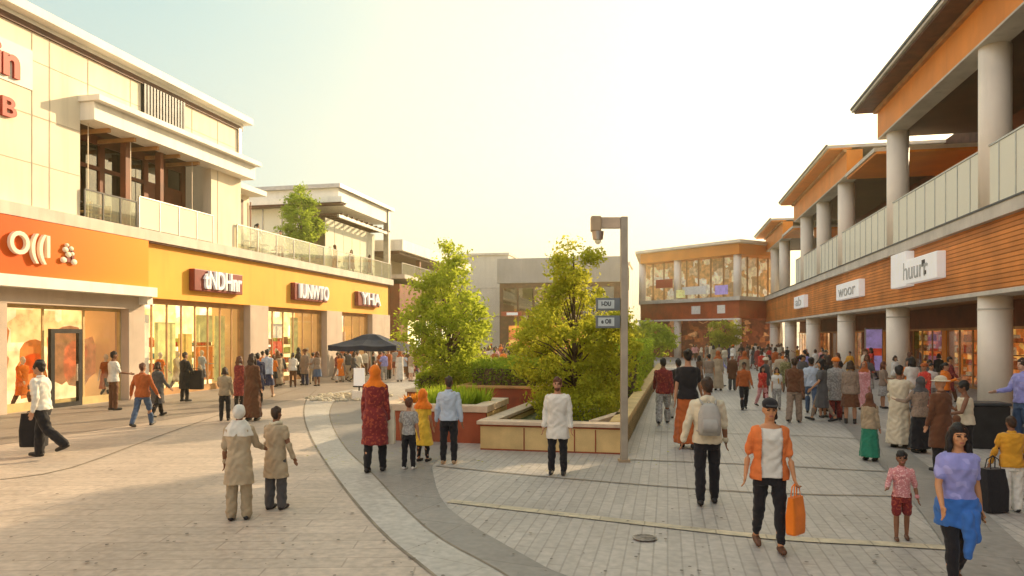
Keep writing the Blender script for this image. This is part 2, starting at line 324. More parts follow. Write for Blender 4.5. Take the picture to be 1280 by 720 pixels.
# ------------------------------------------------------------------ ground
pav_main = paver_mat('pavers_grey', (.41, .375, .335), (.47, .43, .385), (.34, .31, .275), 1.2, .16, R(90), .012, .22)
pav_left = paver_mat('pavers_tan', (.52, .43, .35), (.455, .38, .31), (.37, .305, .25), 1.6, .34, R(-14), .012, .3)
pav_band = paver_mat('pavers_band', (.44, .415, .375), (.47, .445, .40), (.36, .335, .295), 2.2, 1.6, R(20), .01, .4)
pav_dark = paver_mat('pavers_dark', (.255, .235, .215), (.28, .26, .235), (.2, .185, .165), 1.8, 1.2, R(12), .01, .4)
pav_cream = paver_mat('pavers_cream', (.60, .52, .36), (.52, .45, .32), (.36, .31, .23), .6, .4, 0, .012, 1.2, blotch=.35)
pav_joint = mat('dark_joint', (.24, .20, .15), .8, .2, 2)
sheet('ground', [(-600, -300), (600, -300), (600, 900), (-600, 900)], 0, pav_main)
def gp(L_): return [ground(u, v) for u, v in L_]
def smooth_line(P, k=4):
    out = []
    for i in range(len(P)-1):
        p0, p1, p2, p3 = P[max(i-1, 0)], P[i], P[i+1], P[min(i+2, len(P)-1)]
        for j in range(k):
            t = j/k; out.append(tuple(.5*((2*p1[a])+(-p0[a]+p2[a])*t+(2*p0[a]-5*p1[a]+4*p2[a]-p3[a])*t*t+(-p0[a]+3*p1[a]-3*p2[a]+p3[a])*t**3) for a in (0, 1)))
    out.append(P[-1]); return out
def strip(name, A, B, z, m):
    mb = MB(); n = len(A); mb.v = [(x, y, z) for x, y in A]+[(x, y, z) for x, y in B]
    mb.f = [(i, i+1, n+i+1, n+i) for i in range(n-1)]; o = mb.build(name, m); tag(o, kind='structure'); return o
cA = smooth_line(gp([(395, 488), (383, 500), (380, 520), (390, 550), (420, 597), (472, 660), (540, 718), (640, 800)])+[(1.2, 3.0), (3.5, 1.0)])
cB = smooth_line(gp([(440, 488), (420, 500), (412, 520), (428, 555), (465, 592), (532, 660), (625, 715), (760, 800)])+[(2.6, 3.6), (5.0, 1.6)])
cC = smooth_line(gp([(575, 560), (556, 570), (543, 580), (541, 590), (560, 635), (665, 700), (720, 725), (900, 800)])+[(4.2, 4.2), (6.5, 2.2)])
left_poly = cA+[(3.5, -40), (-21, -40), (-21, 46), (-13, 46)]
sheet('west_paving', left_poly, .004, pav_left)
strip('curved_band', cA, cB, .008, pav_band)
strip('inner_curved_band', cB, cC, .0085, pav_dark)
def offset_line(P, d):
    out = []
    for i, p in enumerate(P):
        a = P[max(i-1, 0)]; b = P[min(i+1, len(P)-1)]; dx, dy = b[0]-a[0], b[1]-a[1]; l = math.hypot(dx, dy) or 1; out.append((p[0]-dy/l*d, p[1]+dx/l*d))
    return out
strip('band_joint', offset_line(cA, .02), offset_line(cA, -.02), .013, pav_joint)
strip('band_joint', offset_line(cB, .015), offset_line(cB, -.015), .0135, pav_joint)
def cross_line(name, P, wd, z, m):
    P = smooth_line(gp(P), 3); strip(name, offset_line(P, wd/2), offset_line(P, -wd/2), z, m)
cross_line('cream_paving_strip', [(562, 627), (770, 651), (960, 672), (1130, 682), (1400, 700)], .20, .0125, pav_cream)
cross_line('paving_joint', [(545, 583), (690, 597), (940, 616), (1200, 622), (1400, 628)], .05, .0125, pav_joint)
cross_line('paving_joint', [(785, 575), (960, 582), (1110, 590), (1400, 600)], .06, .013, pav_joint)
cross_line('paving_joint', [(820, 540), (1000, 545), (1110, 550), (1350, 552)], .05, .0135, pav_joint)
cross_line('paving_joint', [(840, 512), (1000, 514), (1110, 516)], .05, .0125, pav_joint)
PL = smooth_line(gp([(1000, 478), (1040, 503), (1105, 560), (1190, 640), (1290, 760)]), 3)
strip('diagonal_paving_band', offset_line(PL, .42), offset_line(PL, -.42), .018, pav_dark)
cross_line('paving_joint', [(0, 600), (90, 585), (200, 545), (330, 500), (400, 478)], .05, .0125, pav_joint)
sheet('apron_painted_shade', [(-20.6, -40), (-16.2, -40), (-15.2, 10), (-14.2, 24), (-14.6, 36), (-17.5, 51), (-20.6, 51)], .009, paver_mat('pavers_apron_shade', (.27, .225, .185), (.31, .26, .215), (.2, .17, .14), .8, .4, R(90), .01, .5))  # half shade along the shops, painted in as darker pavers
sheet('arcade_floor', [(10.3, -10), (14.0, -10), (14.0, 84), (10.3, 84)], .02, paver_mat('arcade_tiles', (.42, .37, .32), (.46, .41, .35), (.3, .26, .22), .6, .6, 0, .01, .5, offset=0))

def split8(f_, mb, name, m):
    for i in range(0, len(mb.v), 8):
        q = MB(); q.v = mb.v[i:i+8]; q.f = [tuple(k-i for k in fc) for fc in mb.f if i <= fc[0] < i+8]; f_(q, name, m)
# ------------------------------------------------------------------ left building (street face at X = XL, shops Y 5..51)
XL = -20.5
def yl(u): return y_on(u, XL)
lb = empty('shop_building', (XL, 25, 0), 0, 'long two storey cream building with orange shop fascia on the left side', 'building')
P0 = Vector(lb.location)
def prt(base):
    """return a builder of parts for the top-level empty `base`: meshes are written in plan coordinates"""
    def f(mb, name, m, under=None, **k):
        o = mb.build(name, m, None, **k)
        if under is None:
            o.parent = base; o.matrix_parent_inverse = Matrix.Translation(-Vector(base.location))
        else:
            o.parent = under
        return o
    return f
pl = prt(lb)
YA, YB, YC = yl(172), yl(487), 5.0     # 25, 51
YU = yl(301)                            # end of the tall upper storey
REC0, REC1 = yl(100), yl(258)
# upper storey: solid wall with the recess cut out
wall = MB()
wall.box(XL-.4, XL, YC-25, REC0, 6.75, 12.75).box(XL-.4, XL, REC0, YU, 10.85, 12.75).box(XL-.4, XL, yl(264), YU, 6.75, 10.85)
wall.box(XL-12, XL-.4, YU-.4, YU, 6.75, 12.75).box(XL-.4-3.6, XL-.4, REC0-.3, REC0, 6.75, 10.85)
pl(wall, 'upper_wall', M['cream'])
j = MB()
for u in (-60, -10, 40, 62, 110, 163, 240, 272): j.box(XL, XL+.012, yl(u)-.02, yl(u)+.02, 6.8, 12.7)
j.box(XL, XL+.012, YC-25, REC0, 9.78, 9.81).box(XL, XL+.012, YC-25, REC0, 8.2, 8.22).box(XL, XL+.012, YC-25, YU, 11.6, 11.615)
pl(j, 'panel_joint', mat('pale_joint', (.66, .54, .40), .8, .1, 2))
pl(MB().box(XL-12, XL+.5, YC-25, YU+.3, 12.9, 13.2).box(XL-12, XL+.1, YC-25, YU+.05, 12.75, 12.9), 'roof', M['white'])
pl(MB().box(XL-.3, XL+.09, YC-25, YU+.04, 12.55, 12.75), 'eave_shadow_strip', M['brown'])  # brown strip that draws the shadow line below the roof edge
lv = MB(); lv.box(XL, XL+.06, yl(176), yl(229), 10.95, 12.6); lo = pl(lv, 'louver_vent', M['dark'])
ls = MB()
for i in range(14):
    y = yl(176)+.1+i*(yl(229)-yl(176)-.2)/13; ls.box(XL+.06, XL+.13, y-.055, y+.055, 10.98, 12.57)
pl(ls, 'louver_blades', M['louver'], lo)
pl(MB().box(XL-12, XL-.0, YU-.02, YU+.0, 6.75, 6.76), 'wall_base', M['cream'])
pl(MB().box(XL+.0, XL+.10, YU-.3, YU-.12, 10.9, 12.6), 'drain_pipe', M['steel'])
# canopy over the recess
pl(MB().box(XL-.3, XL+.9, REC0-.1, YU+.4, 10.85, 11.05), 'canopy', M['white'])
pl(MB().box(XL-.3, XL+.6, REC0, YU+.3, 10.2, 10.84), 'canopy_fascia', M['white'])
cv = MB()
for i in range(5):
    y = REC0+1+i*1.3; cv.box(XL-1.4, XL+.3, y, y+.12, 10.05, 10.19)
split8(pl, cv, 'canopy_rafter', M['wood_tan'])
# recessed terrace front: timber frames and dark glass
XR = XL-1.5
pl(MB().box(XR-.2, XR, REC0, yl(264), 6.75, 10.85), 'recess_wall', M['brown2'])
fr = MB(); gl = MB()
ys = np.linspace(REC0+.1, yl(264)-.1, 7)
for y in ys: fr.box(XR, XR+.15, y-.13, y+.13, 6.75, 10.34)
fr.box(XR+.01, XR+.14, REC0, yl(264), 9.0, 9.15).box(XR+.01, XR+.14, REC0, yl(264), 10.0, 10.33).box(XR+.002, XR+.12, yl(215), yl(264), 7.6, 9.0)
pl(fr, 'terrace_frame', M['brown2'])
for a, b in zip(ys[:-1], ys[1:]): pl(MB().box(XR+.05, XR+.07, a+.1, b-.1, 6.8, 10.2), 'window', M['glass_dark'])
tw = MB(); tw.box(XL-3.6, XR-.2, REC0, yl(264), 6.3, 6.74); pl(tw, 'terrace_floor', M['slab'])
pl(MB().box(XL-1.5, XL-.41, REC0, yl(264), 10.35, 10.5), 'terrace_ceiling', M['soffit'])
split8(pl, MB().box(XL-.5, XL-.25, yl(171)-.3, yl(171), 6.75, 10.2).box(XL-.5, XL-.25, yl(207), yl(207)+.2, 6.75, 10.2), 'terrace_post', M['brown2'])
# slabs
pl(MB().box(XL-14, XL+.28, YC-25, YB+.1, 6.32, 6.74), 'floor_slab', M['slab'])
pl(MB().box(XL-.1, XL+.22, YC-25, YB, 6.26, 6.32), 'slab_shadow_gap', M['brown'])
# lower storey
pl(MB().box(XL-.6, XL, YA, YB, 4.05, 6.26), 'shop_fascia', M['yellow'])
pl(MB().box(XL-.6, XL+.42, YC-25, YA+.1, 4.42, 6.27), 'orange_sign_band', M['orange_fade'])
pl(MB().box(XL-.6, XL+.62, YC-25, YA+.35, 4.05, 4.42).box(XL-.6, XL+.45, YA+.0, YA+.3, 3.75, 4.05), 'cornice', M['white'])
pl(MB().box(XL-.6, XL+.05, YC-25, YA, 3.55, 4.05), 'shop_lintel', M['pillar'])
pil = [(yl(160), yl(180)), (yl(312), yl(335)), (yl(408), yl(427)), (yl(465), YB), (yl(-8), yl(8))]
for a, b in pil: pl(MB().box(XL-.6, XL+.04, a, b, 0, 4.06 if a > 24 else 3.56), 'pillar', M['pillar'], bevel=.02)
pl(MB().box(XL-14, XL, YB-.3, YB-.01, 0, 6.3), 'end_wall', M['cream2'])
bays = [(yl(8), yl(160), 3.55, 3), (yl(180), yl(312), 3.95, 8), (yl(335), yl(408), 3.95, 6), (yl(427), yl(465), 3.95, 4), (-8.0, yl(-8), 3.55, 6)]
for bi, (a, b, h, n) in enumerate(bays):
    f = MB(); f.box(XL-.45, XL-.35, a, b, h-.12, h+.1).box(XL-.45, XL-.33, a, b, 0, .28)
    g = np.linspace(a, b, n+1)
    for y in g[1:-1]: f.box(XL-.44, XL-.38, y-.035, y+.035, .28, h-.12)
    f.box(XL-.45, XL-.33, a, a+.06, .28, h-.12).box(XL-.45, XL-.33, b-.3*(bi in (1, 2, 3))-.06, b, .28, h-.12)
    fo = pl(f, 'shopfront_frame', M['stone_gold'] if bi in (0, 4) else M['wood_tan'])
    for y0, y1 in zip(g[:-1], g[1:]): pl(MB().box(XL-.42, XL-.405, y0+.036, y1-.036, .281, h-.121), 'window', M['glass'])
    pl(MB().box(XL-2.3, XL-2.2, a-.2, b+.2, 0, h+.3), 'shop_interior', M['shop_gold'] if bi in (0, 4) else M['shop_pale'])
    pl(MB().box(XL-2.2, XL-.5, a-.2, b+.2, h+.0, h+.08), 'shop_ceiling', M['warm_ceiling'])
    pl(MB().box(XL-2.2, XL-.5, a-.15, a-.1, 0, h), 'shop_side_wall', M['warm_ceiling'])
    pl(MB().box(XL-2.2, XL-.5, b+.1, b+.15, 0, h), 'shop_side_wall', M['warm_ceiling'])
gm = [mat('goods_'+k, c, .6, .25, 9, emit=.25) for k, c in dict(rust=(.62, .16, .04), cream=(.85, .70, .42), teal=(.12, .33, .33), brown=(.24, .10, .04), lime=(.50, .55, .12), red=(.6, .06, .03)).items()]
def shelves(f_, xb, sx, a, b, levels, goods, step=.26):
    sh_ = MB(); gd = [MB() for _ in goods]; rr = random.Random(int(a*10))
    for z in levels:
        sh_.box(min(xb, xb+sx*.42), max(xb, xb+sx*.42), a, b, z, z+.04); y = a+.1
        while y < b-.3:
            wd = rr.uniform(.08, step); hh = rr.uniform(.12, .42)
            if rr.random() < .85: gd[rr.randrange(len(goods))].box(min(xb+sx*.06, xb+sx*.36), max(xb+sx*.06, xb+sx*.36), y, y+wd, z+.042, z+.042+hh)
            y += wd+rr.uniform(.01, .10)
    f_(sh_, 'shelf', M['wood_tan'])
    for g_, m_ in zip(gd, goods): tag(f_(g_, 'goods', m_), kind='stuff')
for a, b, h, n in bays[1:4]: shelves(pl, XL-2.2, 1, a+.2, b-.2, (.35, .9, 1.45, 2.0), gm)
# door of the first shop
dy0, dy1 = yl(70), yl(109)
df = MB(); df.box(XL-.33, XL-.2, dy0, dy0+.16, 0, 2.75).box(XL-.33, XL-.2, dy1-.16, dy1, 0, 2.75).box(XL-.33, XL-.2, dy0+.16, dy1-.16, 2.6, 2.75).box(XL-.33, XL-.2, dy0+.16, dy1-.16, 0, .16)
dd = pl(df, 'door', M['dark']); pl(MB().box(XL-.28, XL-.26, dy0+.16, dy1-.16, .16, 2.6), 'pane', M['glass'], dd)
pl(MB().box(XL-.2, XL-.14, dy1-.3, dy1-.26, .9, 1.5), 'handle', M['steel'], dd)
# window displays
def blob_panel(y, z, w_, h_, m, name='display_panel', x=XL-1.3):
    pl(MB().box(x, x+.06, y-w_/2, y+w_/2, z, z+h_), name, m)
cm = {k: mat('display_'+k, c, .6, .15, 3, emit=.35) for k, c in dict(orange=(.85, .25, .04), teal=(.08, .38, .42), lime=(.80, .74, .28), red=(.65, .07, .03), white=(.85, .80, .65), peach=(.85, .42, .20), ochre=(.75, .48, .1), purple=(.4, .3, .6)).items()}
for u, z, w_, h_, c in ((190, .4, 1.0, 2.2, 'orange'), (200, .8, .8, 1.9, 'teal'), (213, .5, .5, 2.9, 'white'), (238, .3, 1.3, 2.8, 'lime'), (262, .3, .9, 2.3, 'ochre'), (285, .4, 1.2, 1.6, 'orange'), (285, 2.2, 1.2, 1.3, 'lime'), (303, .3, .8, 3.2, 'lime'),
                       (348, .4, .9, 1.8, 'lime'), (372, .3, 1.3, 1.9, 'red'), (372, 2.4, 1.3, .8, 'white'), (392, .3, .8, 3.3, 'lime'), (440, .4, .8, 3.0, 'lime'), (450, .4, .7, 2.4, 'white')):
    blob_panel(yl(u), z, w_, h_, cm[c])
# abstract leaf-shaped wall decor in the first window
for u, z, s_, c in ((22, .9, 1.4, 'peach'), (36, 1.6, 1.0, 'orange'), (128, 1.1, 1.3, 'peach'), (145, .9, 1.1, 'peach'), (88, .5, .9, 'orange'), (88, 1.3, .7, 'orange')):
    mb = MB(); pts = []
    rr = random.Random(int(u))
    for i in range(14):
        a = 2*math.pi*i/14; r_ = s_*(.75+.35*rr.random()); pts.append((math.cos(a)*r_*.75, math.sin(a)*r_))
    x = XL-1.6; y = yl(u); zc = z+s_*.6
    n = len(pts); mb.v = [(x, y+p, max(.3, zc+q)) for p, q in pts]+[(x+.04, y+p, max(.3, zc+q)) for p, q in pts]; mb.f = [tuple(range(n)), tuple(range(n, 2*n))]+[(i, (i+1) % n, n+(i+1) % n, n+i) for i in range(n)]
    pl(mb, 'wall_decor', cm[c])
# signs
def letters_on(body, size, X, y, z, m, base, flip=False, xs=1.0, offset=.02, depth=.06):
    rot = (R(90), 0, R(90)) if not flip else (R(90), 0, R(-90))
    o = text_obj(body, size, depth, m, None, (X, y, z), rot, offset, xs); o.parent = base; o.matrix_parent_inverse = Matrix.Translation(-Vector(base.location)); return o
yo = (yl(8)+yl(68))/2
letters_on('O((l', 1.0, XL+.50, y_on(37, XL+.5), 5.40, M['letter_cream'], lb, xs=.92)
emb = MB()
ey, ez = y_on(86, XL+.5), 5.30
for i, (a, b, r_) in enumerate(((-.12, .14, .12), (.12, .2, .1), (.0, -.02, .12), (-.2, -.22, .13), (.24, -.25, .13), (.16, .02, .09), (-.06, .3, .08))): emb.ell((XL+.48, ey+a, ez+b), (.06, r_, r_*.8), 10, 6)
pl(emb, 'emblem', M['letter_cream'], smooth=True)
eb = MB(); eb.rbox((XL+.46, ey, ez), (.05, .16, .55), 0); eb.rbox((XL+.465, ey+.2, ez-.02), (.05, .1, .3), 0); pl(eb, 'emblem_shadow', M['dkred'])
for u0, u1, body, z in ((236, 297, 'tNDHnr', 4.98), (363, 404, 'IUNWTO', 5.0), (443, 470, 'YHA', 5.02)):
    ya, yb_ = yl(u0), yl(u1)
    sb = pl(MB().box(XL, XL+.28, ya, yb_, z-.48, z+.48), 'sign_box', M['dkred'], bevel=.03)
    n_ = len(body); wd = (yb_-ya)*.82
    letters_on(body, 1.15, XL+.34, ya+(yb_-ya)*.55, z, M['letter'], lb, xs=wd/(n_*.72), offset=.015)
letters_on('in', 1.35, XL+.06, y_on(6, XL), 11.2, M['red_letter'], lb, offset=.05, xs=1.0)
letters_on('B', .85, XL+.05, y_on(8, XL), 9.72, M['red_letter'], lb, xs=1.2)
pl(MB().box(XL+.004, XL+.03, y_on(-12, XL), y_on(40, XL), 10.6, 11.9), 'sign_panel', M['white'])
# railings of the terrace (glass)
def glass_rail(base_f, x, y0, y1, z0, h, n, m, post=M['steel'], w_=.03, rail=True):
    g = np.linspace(y0, y1, n+1); p = MB()
    for y in g: p.box(x-.025, x+.025, y-w_, y+w_, z0, z0+h)
    split8(base_f, p, 'railing_post', post)
    if rail: base_f(MB().box(x-.03, x+.03, y0, y1, z0+h, z0+h+.05), 'handrail', post)
    for a, b in zip(g[:-1], g[1:]): base_f(MB().box(x-.008, x+.008, a+w_, b-w_, z0+.06, z0+h-.002), 'railing_glass', m)
glass_rail(pl, XL+.1, yl(171), yl(264), 6.74, 1.25, 4, M['glass_milk'])
glass_rail(pl, XL+.1, yl(294), YB, 6.74, 1.15, 11, M['glass_rail'])
glass_rail(pl, XL+.1, REC0+.1, yl(168), 6.74, 1.0, 3, M['glass_rail'], M['dark'])
pl(MB().box(XL-7, XL-1.2, YU, yl(337), 6.745, 9.9), 'link_block', M['cream'])
pl(MB().box(XL-7.2, XL-.3, YU+.002, yl(340), 9.9, 10.15), 'link_roof', M['white'])
pl(MB().box(XL-1.2, XL-1.14, YU+.25, yl(329), 7.2, 9.6), 'dark_window', M['brown'])
for y_ in (YU+1.4, YU+2.6): pl(MB().box(XL-1.14, XL-1.1, y_, y_+.07, 7.2, 9.6), 'window_bar', M['brown2'])
# second upper pavilion
PY0, PY1, PX0 = yl(424), YB, XL-9
pv = empty('glass_pavilion', (XL-4, PY0+4, 6.74), 0, 'glazed roof terrace pavilion with flat grey roof above the yellow shops', 'pavilion')
pp = prt(pv)
PZ = 6.74
ro = MB(); ro.box(PX0-5, XL+.2, PY0-.3, PY1+.6, 11.95, 12.2); pp(ro, 'roof', M['steel'])
pp(MB().box(PX0-5, XL-.05, PY0, PY1+.2, 10.95, 11.95), 'roof_fascia', M['white'])
pp(MB().box(PX0-5, XL+.6, PY0-.9, PY0-.05, 10.9, 11.05).box(PX0-5, XL+.6, PY0-.9, PY0-.8, 11.05, 11.25), 'porch_roof', M['white'])
pp(MB().box(PX0-5, XL+.5, PY0-.85, PY0-.1, 10.8, 10.9), 'porch_soffit', M['brown'])
pp(MB().box(XL-.35, XL+.05, PY1-.35, PY1+.05, PZ, 11.95), 'corner_post', M['steel'])
pp(MB().box(XL-.15, XL+.0, PY0, PY1, 10.1, 10.3).box(XL-2.2, XL-2.05, PY0, PY1, 10.1, 10.3), 'beam', M['steel'])
rf = MB()
for i in range(11): y = PY0+.3+i*.8; rf.box(XL-3, XL+.1, y, y+.09, 10.3, 10.42)
split8(pp, rf, 'pergola_rafter', M['brown'])
for i in range(6):
    a = PY0+i*(PY1-PY0-.5)/6; b = PY0+(i+1)*(PY1-PY0-.5)/6
    pp(MB().box(XL-1.0, XL-.97, a+.04, b-.04, PZ, 10.1), 'window', M['glass_milk'])
for i in range(6):
    a = PX0-2+i*(XL-2.6-PX0+2)/6; b = a+(XL-2.6-PX0+2)/6
    pp(MB().box(a+.04, b-.04, PY0+.02, PY0+.05, PZ, 10.8), 'window', M['glass_milk'])
mu = MB()
for i in range(7):
    x = PX0-2+i*(XL-2.6-PX0+2)/6; mu.box(x-.04, x+.04, PY0-.02, PY0+.06, PZ, 10.8)
mu.box(PX0-2, XL-2.6, PY0-.01, PY0+.05, 9.2, 9.28)
pp(mu, 'mullion', M['steel'])
pp(MB().box(PX0-5, XL-3.5, PY1-1.2, PY1-1, PZ, 11), 'rear_wall', M['cream2'])
pp(MB().box(PX0-5, PX0-2.2, PY0+.1, PY1-1, PZ, 11), 'side_wall', M['brown2'])
# third (far) building of the left row
fb = empty('far_terrace_building', (XL, 62, 0), 0, 'rust brown two storey building with sloped cream roof edge behind left tree', 'building')
pf = prt(fb)
pf(MB().box(XL-12, XL, 53.2, 72, 0, 6.6), 'lower_wall', M['brown2'])
pf(MB().box(XL-12, XL+.5, 53.0, 72.3, 7.0, 7.3), 'floor_slab', M['slab'])
pf(MB().box(XL-12, XL-2.5, 53.4, 71, 7.3, 9.0), 'upper_wall', M['cream2'])
pf(MB().box(XL-12, XL+.1, 52.9, 72, 8.9, 9.15), 'soffit', M['brown'])
pf(MB().box(XL-12, XL+.4, 52.8, 72.5, 9.15, 10.0), 'roof', M['white'])
for y in (58, 63.5, 69): pf(MB().box(XL-.4, XL-.05, y, y+.35, 7.3, 8.9), 'post', M['brown2'])
glass_rail(pf, XL+.2, 53.2, 72, 7.3, .9, 7, M['glass_rail'])
for y in (55, 59.5, 64): pf(MB().box(XL, XL+.05, y, y+3, .3, 3.8), 'shop_window', M['shop_pale'])
pf(MB().box(XL, XL+.9, 53.6, 71, 4.1, 4.3), 'canopy', M['slab'])
# grey building closing the middle
gb = empty('grey_hall', (-11, 76, 0), 0, 'grey topped brown building closing the square behind the trees', 'building')
pg = prt(gb)
GX0, GY = ray(617, 75); GX1, _ = ray(780, 77); GY = 74.5
pg(MB().box(GX0, GX1, GY, GY+14, 8.1, 10.7), 'upper_cladding', M['grey_panel'])
pg(MB().box(GX0+.2, GX1-.2, GY+.3, GY+14, 0, 8.1), 'lower_wall', M['brown'])
for x in np.arange(GX0+.6, GX1-1.6, 1.7): pg(MB().box(x, x+1.5, GY+.22, GY+.295, 4.2, 7.6), 'dark_window', M['glass_dark'])
jj = MB()
for x in np.arange(GX0+2.6, GX1-.5, 2.6): jj.box(x-.03, x+.03, GY-.02, GY, 8.1, 10.7)
pg(jj, 'cladding_joint', M['steel'])
for x in (GX0+1.2, GX0+4.2, GX0+7.2, GX0+10.2): pg(MB().box(x, x+2.2, GY+.24, GY+.3, .3, 3.6), 'shop_window', M['shop_amber'])
pg(MB().box(GX0+.4, GX0+2.6, GY+.2, GY+.3, 4.6, 5.1), 'sign_panel', M['red_letter'])
pg(MB().box(GX0+1.0, GX0+2.2, GY+.1, GY+.2, 4.7, 5.0), 'sign_letters', M['letter'])
wb = empty('white_hall', (-24, 82, 0), 0, 'pale white building block left of the grey topped hall', 'building')
pw = prt(wb)
x0, _ = ray(575, 88); x1, _ = ray(640, 88)
pw(MB().box(x0-6, x1, 84, 95, 0, 12.2), 'wall', M['white_panel'])
pw(MB().box(x0-6.2, x1+.1, 83.8, 95, 12.2, 12.45), 'roof', M['slab'])
pw(MB().box(x0-6, x1, 83.95, 84, 8.2, 8.3).box(x0-6, x1, 83.95, 84, 4.8, 4.9), 'cladding_joint', M['steel'])
w2 = empty('pale_office_block', (-2, 120, 0), 0, 'pale distant flat block seen between the golden tree and the lamp', 'building')
pw2 = prt(w2)
xa, _ = ray(700, 110); xb, _ = ray(800, 110)
pw2(MB().box(xa, xb-1.5, 108, 118, 0, 13.2), 'wall', M['white_panel']); pw2(MB().box(xa-.2, xb-1.3, 107.8, 118, 13.2, 13.5), 'roof', M['slab'])

# ------------------------------------------------------------------ right arcade building
XF = 10.5
rb = empty('arcade_building', (XF, 45, 0), 0, 'long two storey arcade with orange siding and round columns on the right side', 'building')
pr = prt(rb)
Y0, Y1 = -6, 83
pr(MB().box(XF, XF+.5, Y0, Y1, 4.02, 6.3), 'fascia', M['orange_siding'])
pr(MB().box(XF-.22, XF+5, Y0, Y1, 6.3, 6.72), 'floor_slab', M['slab'])
pr(MB().box(XF-.26, XF-.0, Y0, Y1, 6.72, 6.78), 'slab_edge', M['louver'])
pr(MB().box(XF-.02, XF+1.1, Y0, Y1, 3.88, 4.02), 'fascia_underside', M['slab'])
pr(MB().box(XF+1.1, XF+5, Y0, Y1, 4.0, 4.1), 'arcade_ceiling', M['wood_tan'])
CYS = [17.4, 28.0, 38.8, 49.3, 60, 70.5, 80.5]
for y in CYS:
    c = pr(MB().cyl(XF+.62, y, .0, 3.88, .52, 32), 'column', M['column'], smooth=False)
    c.data.polygons.foreach_set('use_smooth', [len(p.vertices) == 4 for p in c.data.polygons])
    pr(MB().cyl(XF+.62, y, 3.40, 3.46, .535, 32).cyl(XF+.62, y, 0, .12, .56, 32), 'collar', M['slab'], c)
XS = 14.0
sw = MB(); sw.box(XS, XS+.3, Y0, Y1, 2.9, 4.0); pr(sw, 'shop_bulkhead', M['brown2'])
pr(MB().box(XS-.08, XS+.05, Y0, Y1, 2.78, 2.9), 'transom', M['wood_tan'])
yy = np.arange(4, 82, 5.3)
for i, y in enumerate(yy):
    pr(MB().box(XS-.05, XS+.35, y-.3, y+.3, 0, 2.78), 'shop_pier', M['orange'] if i % 2 else M['brown2'])
    pr(MB().box(XS+1.6, XS+1.7, y+.3, y+5.0, 0, 2.9), 'shop_interior', M['shop_amber'])
    for k in range(3):
        a = y+.3+k*1.566; pr(MB().box(XS+.02, XS+.035, a+.05, a+1.51, .1, 2.74), 'shop_window', M['glass'])
    f = MB()
    for k in range(4): a = y+.3+k*1.566; f.box(XS, XS+.06, a-.05, a+.05, 0, 2.78)
    f.box(XS-.001, XS+.055, y+.3, y+5.0, 0, .1); pr(f, 'shopfront_frame', M['wood_tan'])
for u, z, w_, h_, c in ((1200, .3, .5, 2.3, 'orange'), (1182, .3, .5, 2.4, 'ochre'), (1092, .8, 1.2, 1.7, 'purple'), (1088, .9, 1.4, .5, 'red'), (1135, .2, .6, 2.5, 'purple'), (1005, .5, 1, 2, 'white')):
    y = y_on(u, XS+.8); pr(MB().box(XS+.8, XS+.86, y-w_/2, y+w_/2, z, z+h_), 'display_panel', cm[c])
pr(MB().box(XS+1.9, XS+2.1, Y0, Y1, 0, 14), 'rear_wall', M['dark_in'])
for i, y in enumerate(yy):
    if i > 8: break
    shelves(pr, XS+1.6, -1, y+.4, y+4.9, (.4, 1.0, 1.6, 2.2), [gm[0], gm[1], gm[3], gm[5]])
# frosted balcony screen
g = np.arange(8, 66, 1.18); p = MB()
for y in g: p.box(XF+.28, XF+.34, y-.03, y+.03, 6.78, 9.0)
split8(pr, p, 'screen_post', M['steel'])
pr(MB().box(XF+.27, XF+.35, 8, g[-1], 9.0, 9.06), 'handrail', M['steel'])
for a, b in zip(g[:-1], g[1:]): pr(MB().box(XF+.3, XF+.32, a+.03, b-.03, 6.9, 8.99), 'screen_glass', M['glass_milk'])
# upper storeys: three roofed blocks
def block(y0, y1, ztop, cols, back, xr=9.4):
    root = pr(MB().box(XF, XF+.9, y0, y1, ztop-1.45, ztop-.02), 'upper_beam', M['orange'])
    pr(MB().box(xr, XF+8, y0-.02, y1+.6, ztop+.12, ztop+.30), 'roof', M['slab'])
    pr(MB().box(xr-.06, xr+.05, y0, y1+.62, ztop+.24, ztop+.36), 'roof_gutter', M['louver'])
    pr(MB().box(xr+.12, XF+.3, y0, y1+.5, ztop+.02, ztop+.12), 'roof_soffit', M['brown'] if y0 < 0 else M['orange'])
    pr(MB().box(XF-.18, XF-.0, y0, y1+.1, ztop-.16, ztop+.02), 'eave_board', M['wood_tan'])
    pr(MB().box(XF+.003, XF+.895, y0, y1-.003, ztop-1.52, ztop-1.45), 'beam_underside', M['slab'])
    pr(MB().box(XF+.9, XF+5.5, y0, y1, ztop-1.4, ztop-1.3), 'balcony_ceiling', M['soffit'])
    pr(MB().box(XF+5.0, XF+5.2, y0, y1, 6.7, ztop-1.4), 'upper_wall', back)
    pr(MB().box(XF+.9, XF+5.4, y1-.35, y1-.05, ztop-1.3, ztop), 'gable_beam', M['orange'])
    for y in cols:
        c = pr(MB().cyl(XF+.62, y, 6.78, ztop-1.5, .5, 32), 'upper_column', M['column'])
        c.data.polygons.foreach_set('use_smooth', [len(p_.vertices) == 4 for p_ in c.data.polygons])
block(-6, 40.0, 14.05, CYS[:3], M['brown2'])
block(46.5, 65, 13.7, [49.3, 56, 62.5], M['brown2'])
block(71, 83, 13.2, [74, 80], M['brown2'])
lw = MB()
for y in np.arange(9, 82, 3.2): lw.box(XF+4.9, XF+5.0, y, y+2.3, 7.2, 10.8)
split8(pr, lw, 'upper_window', M['glass_dark'])
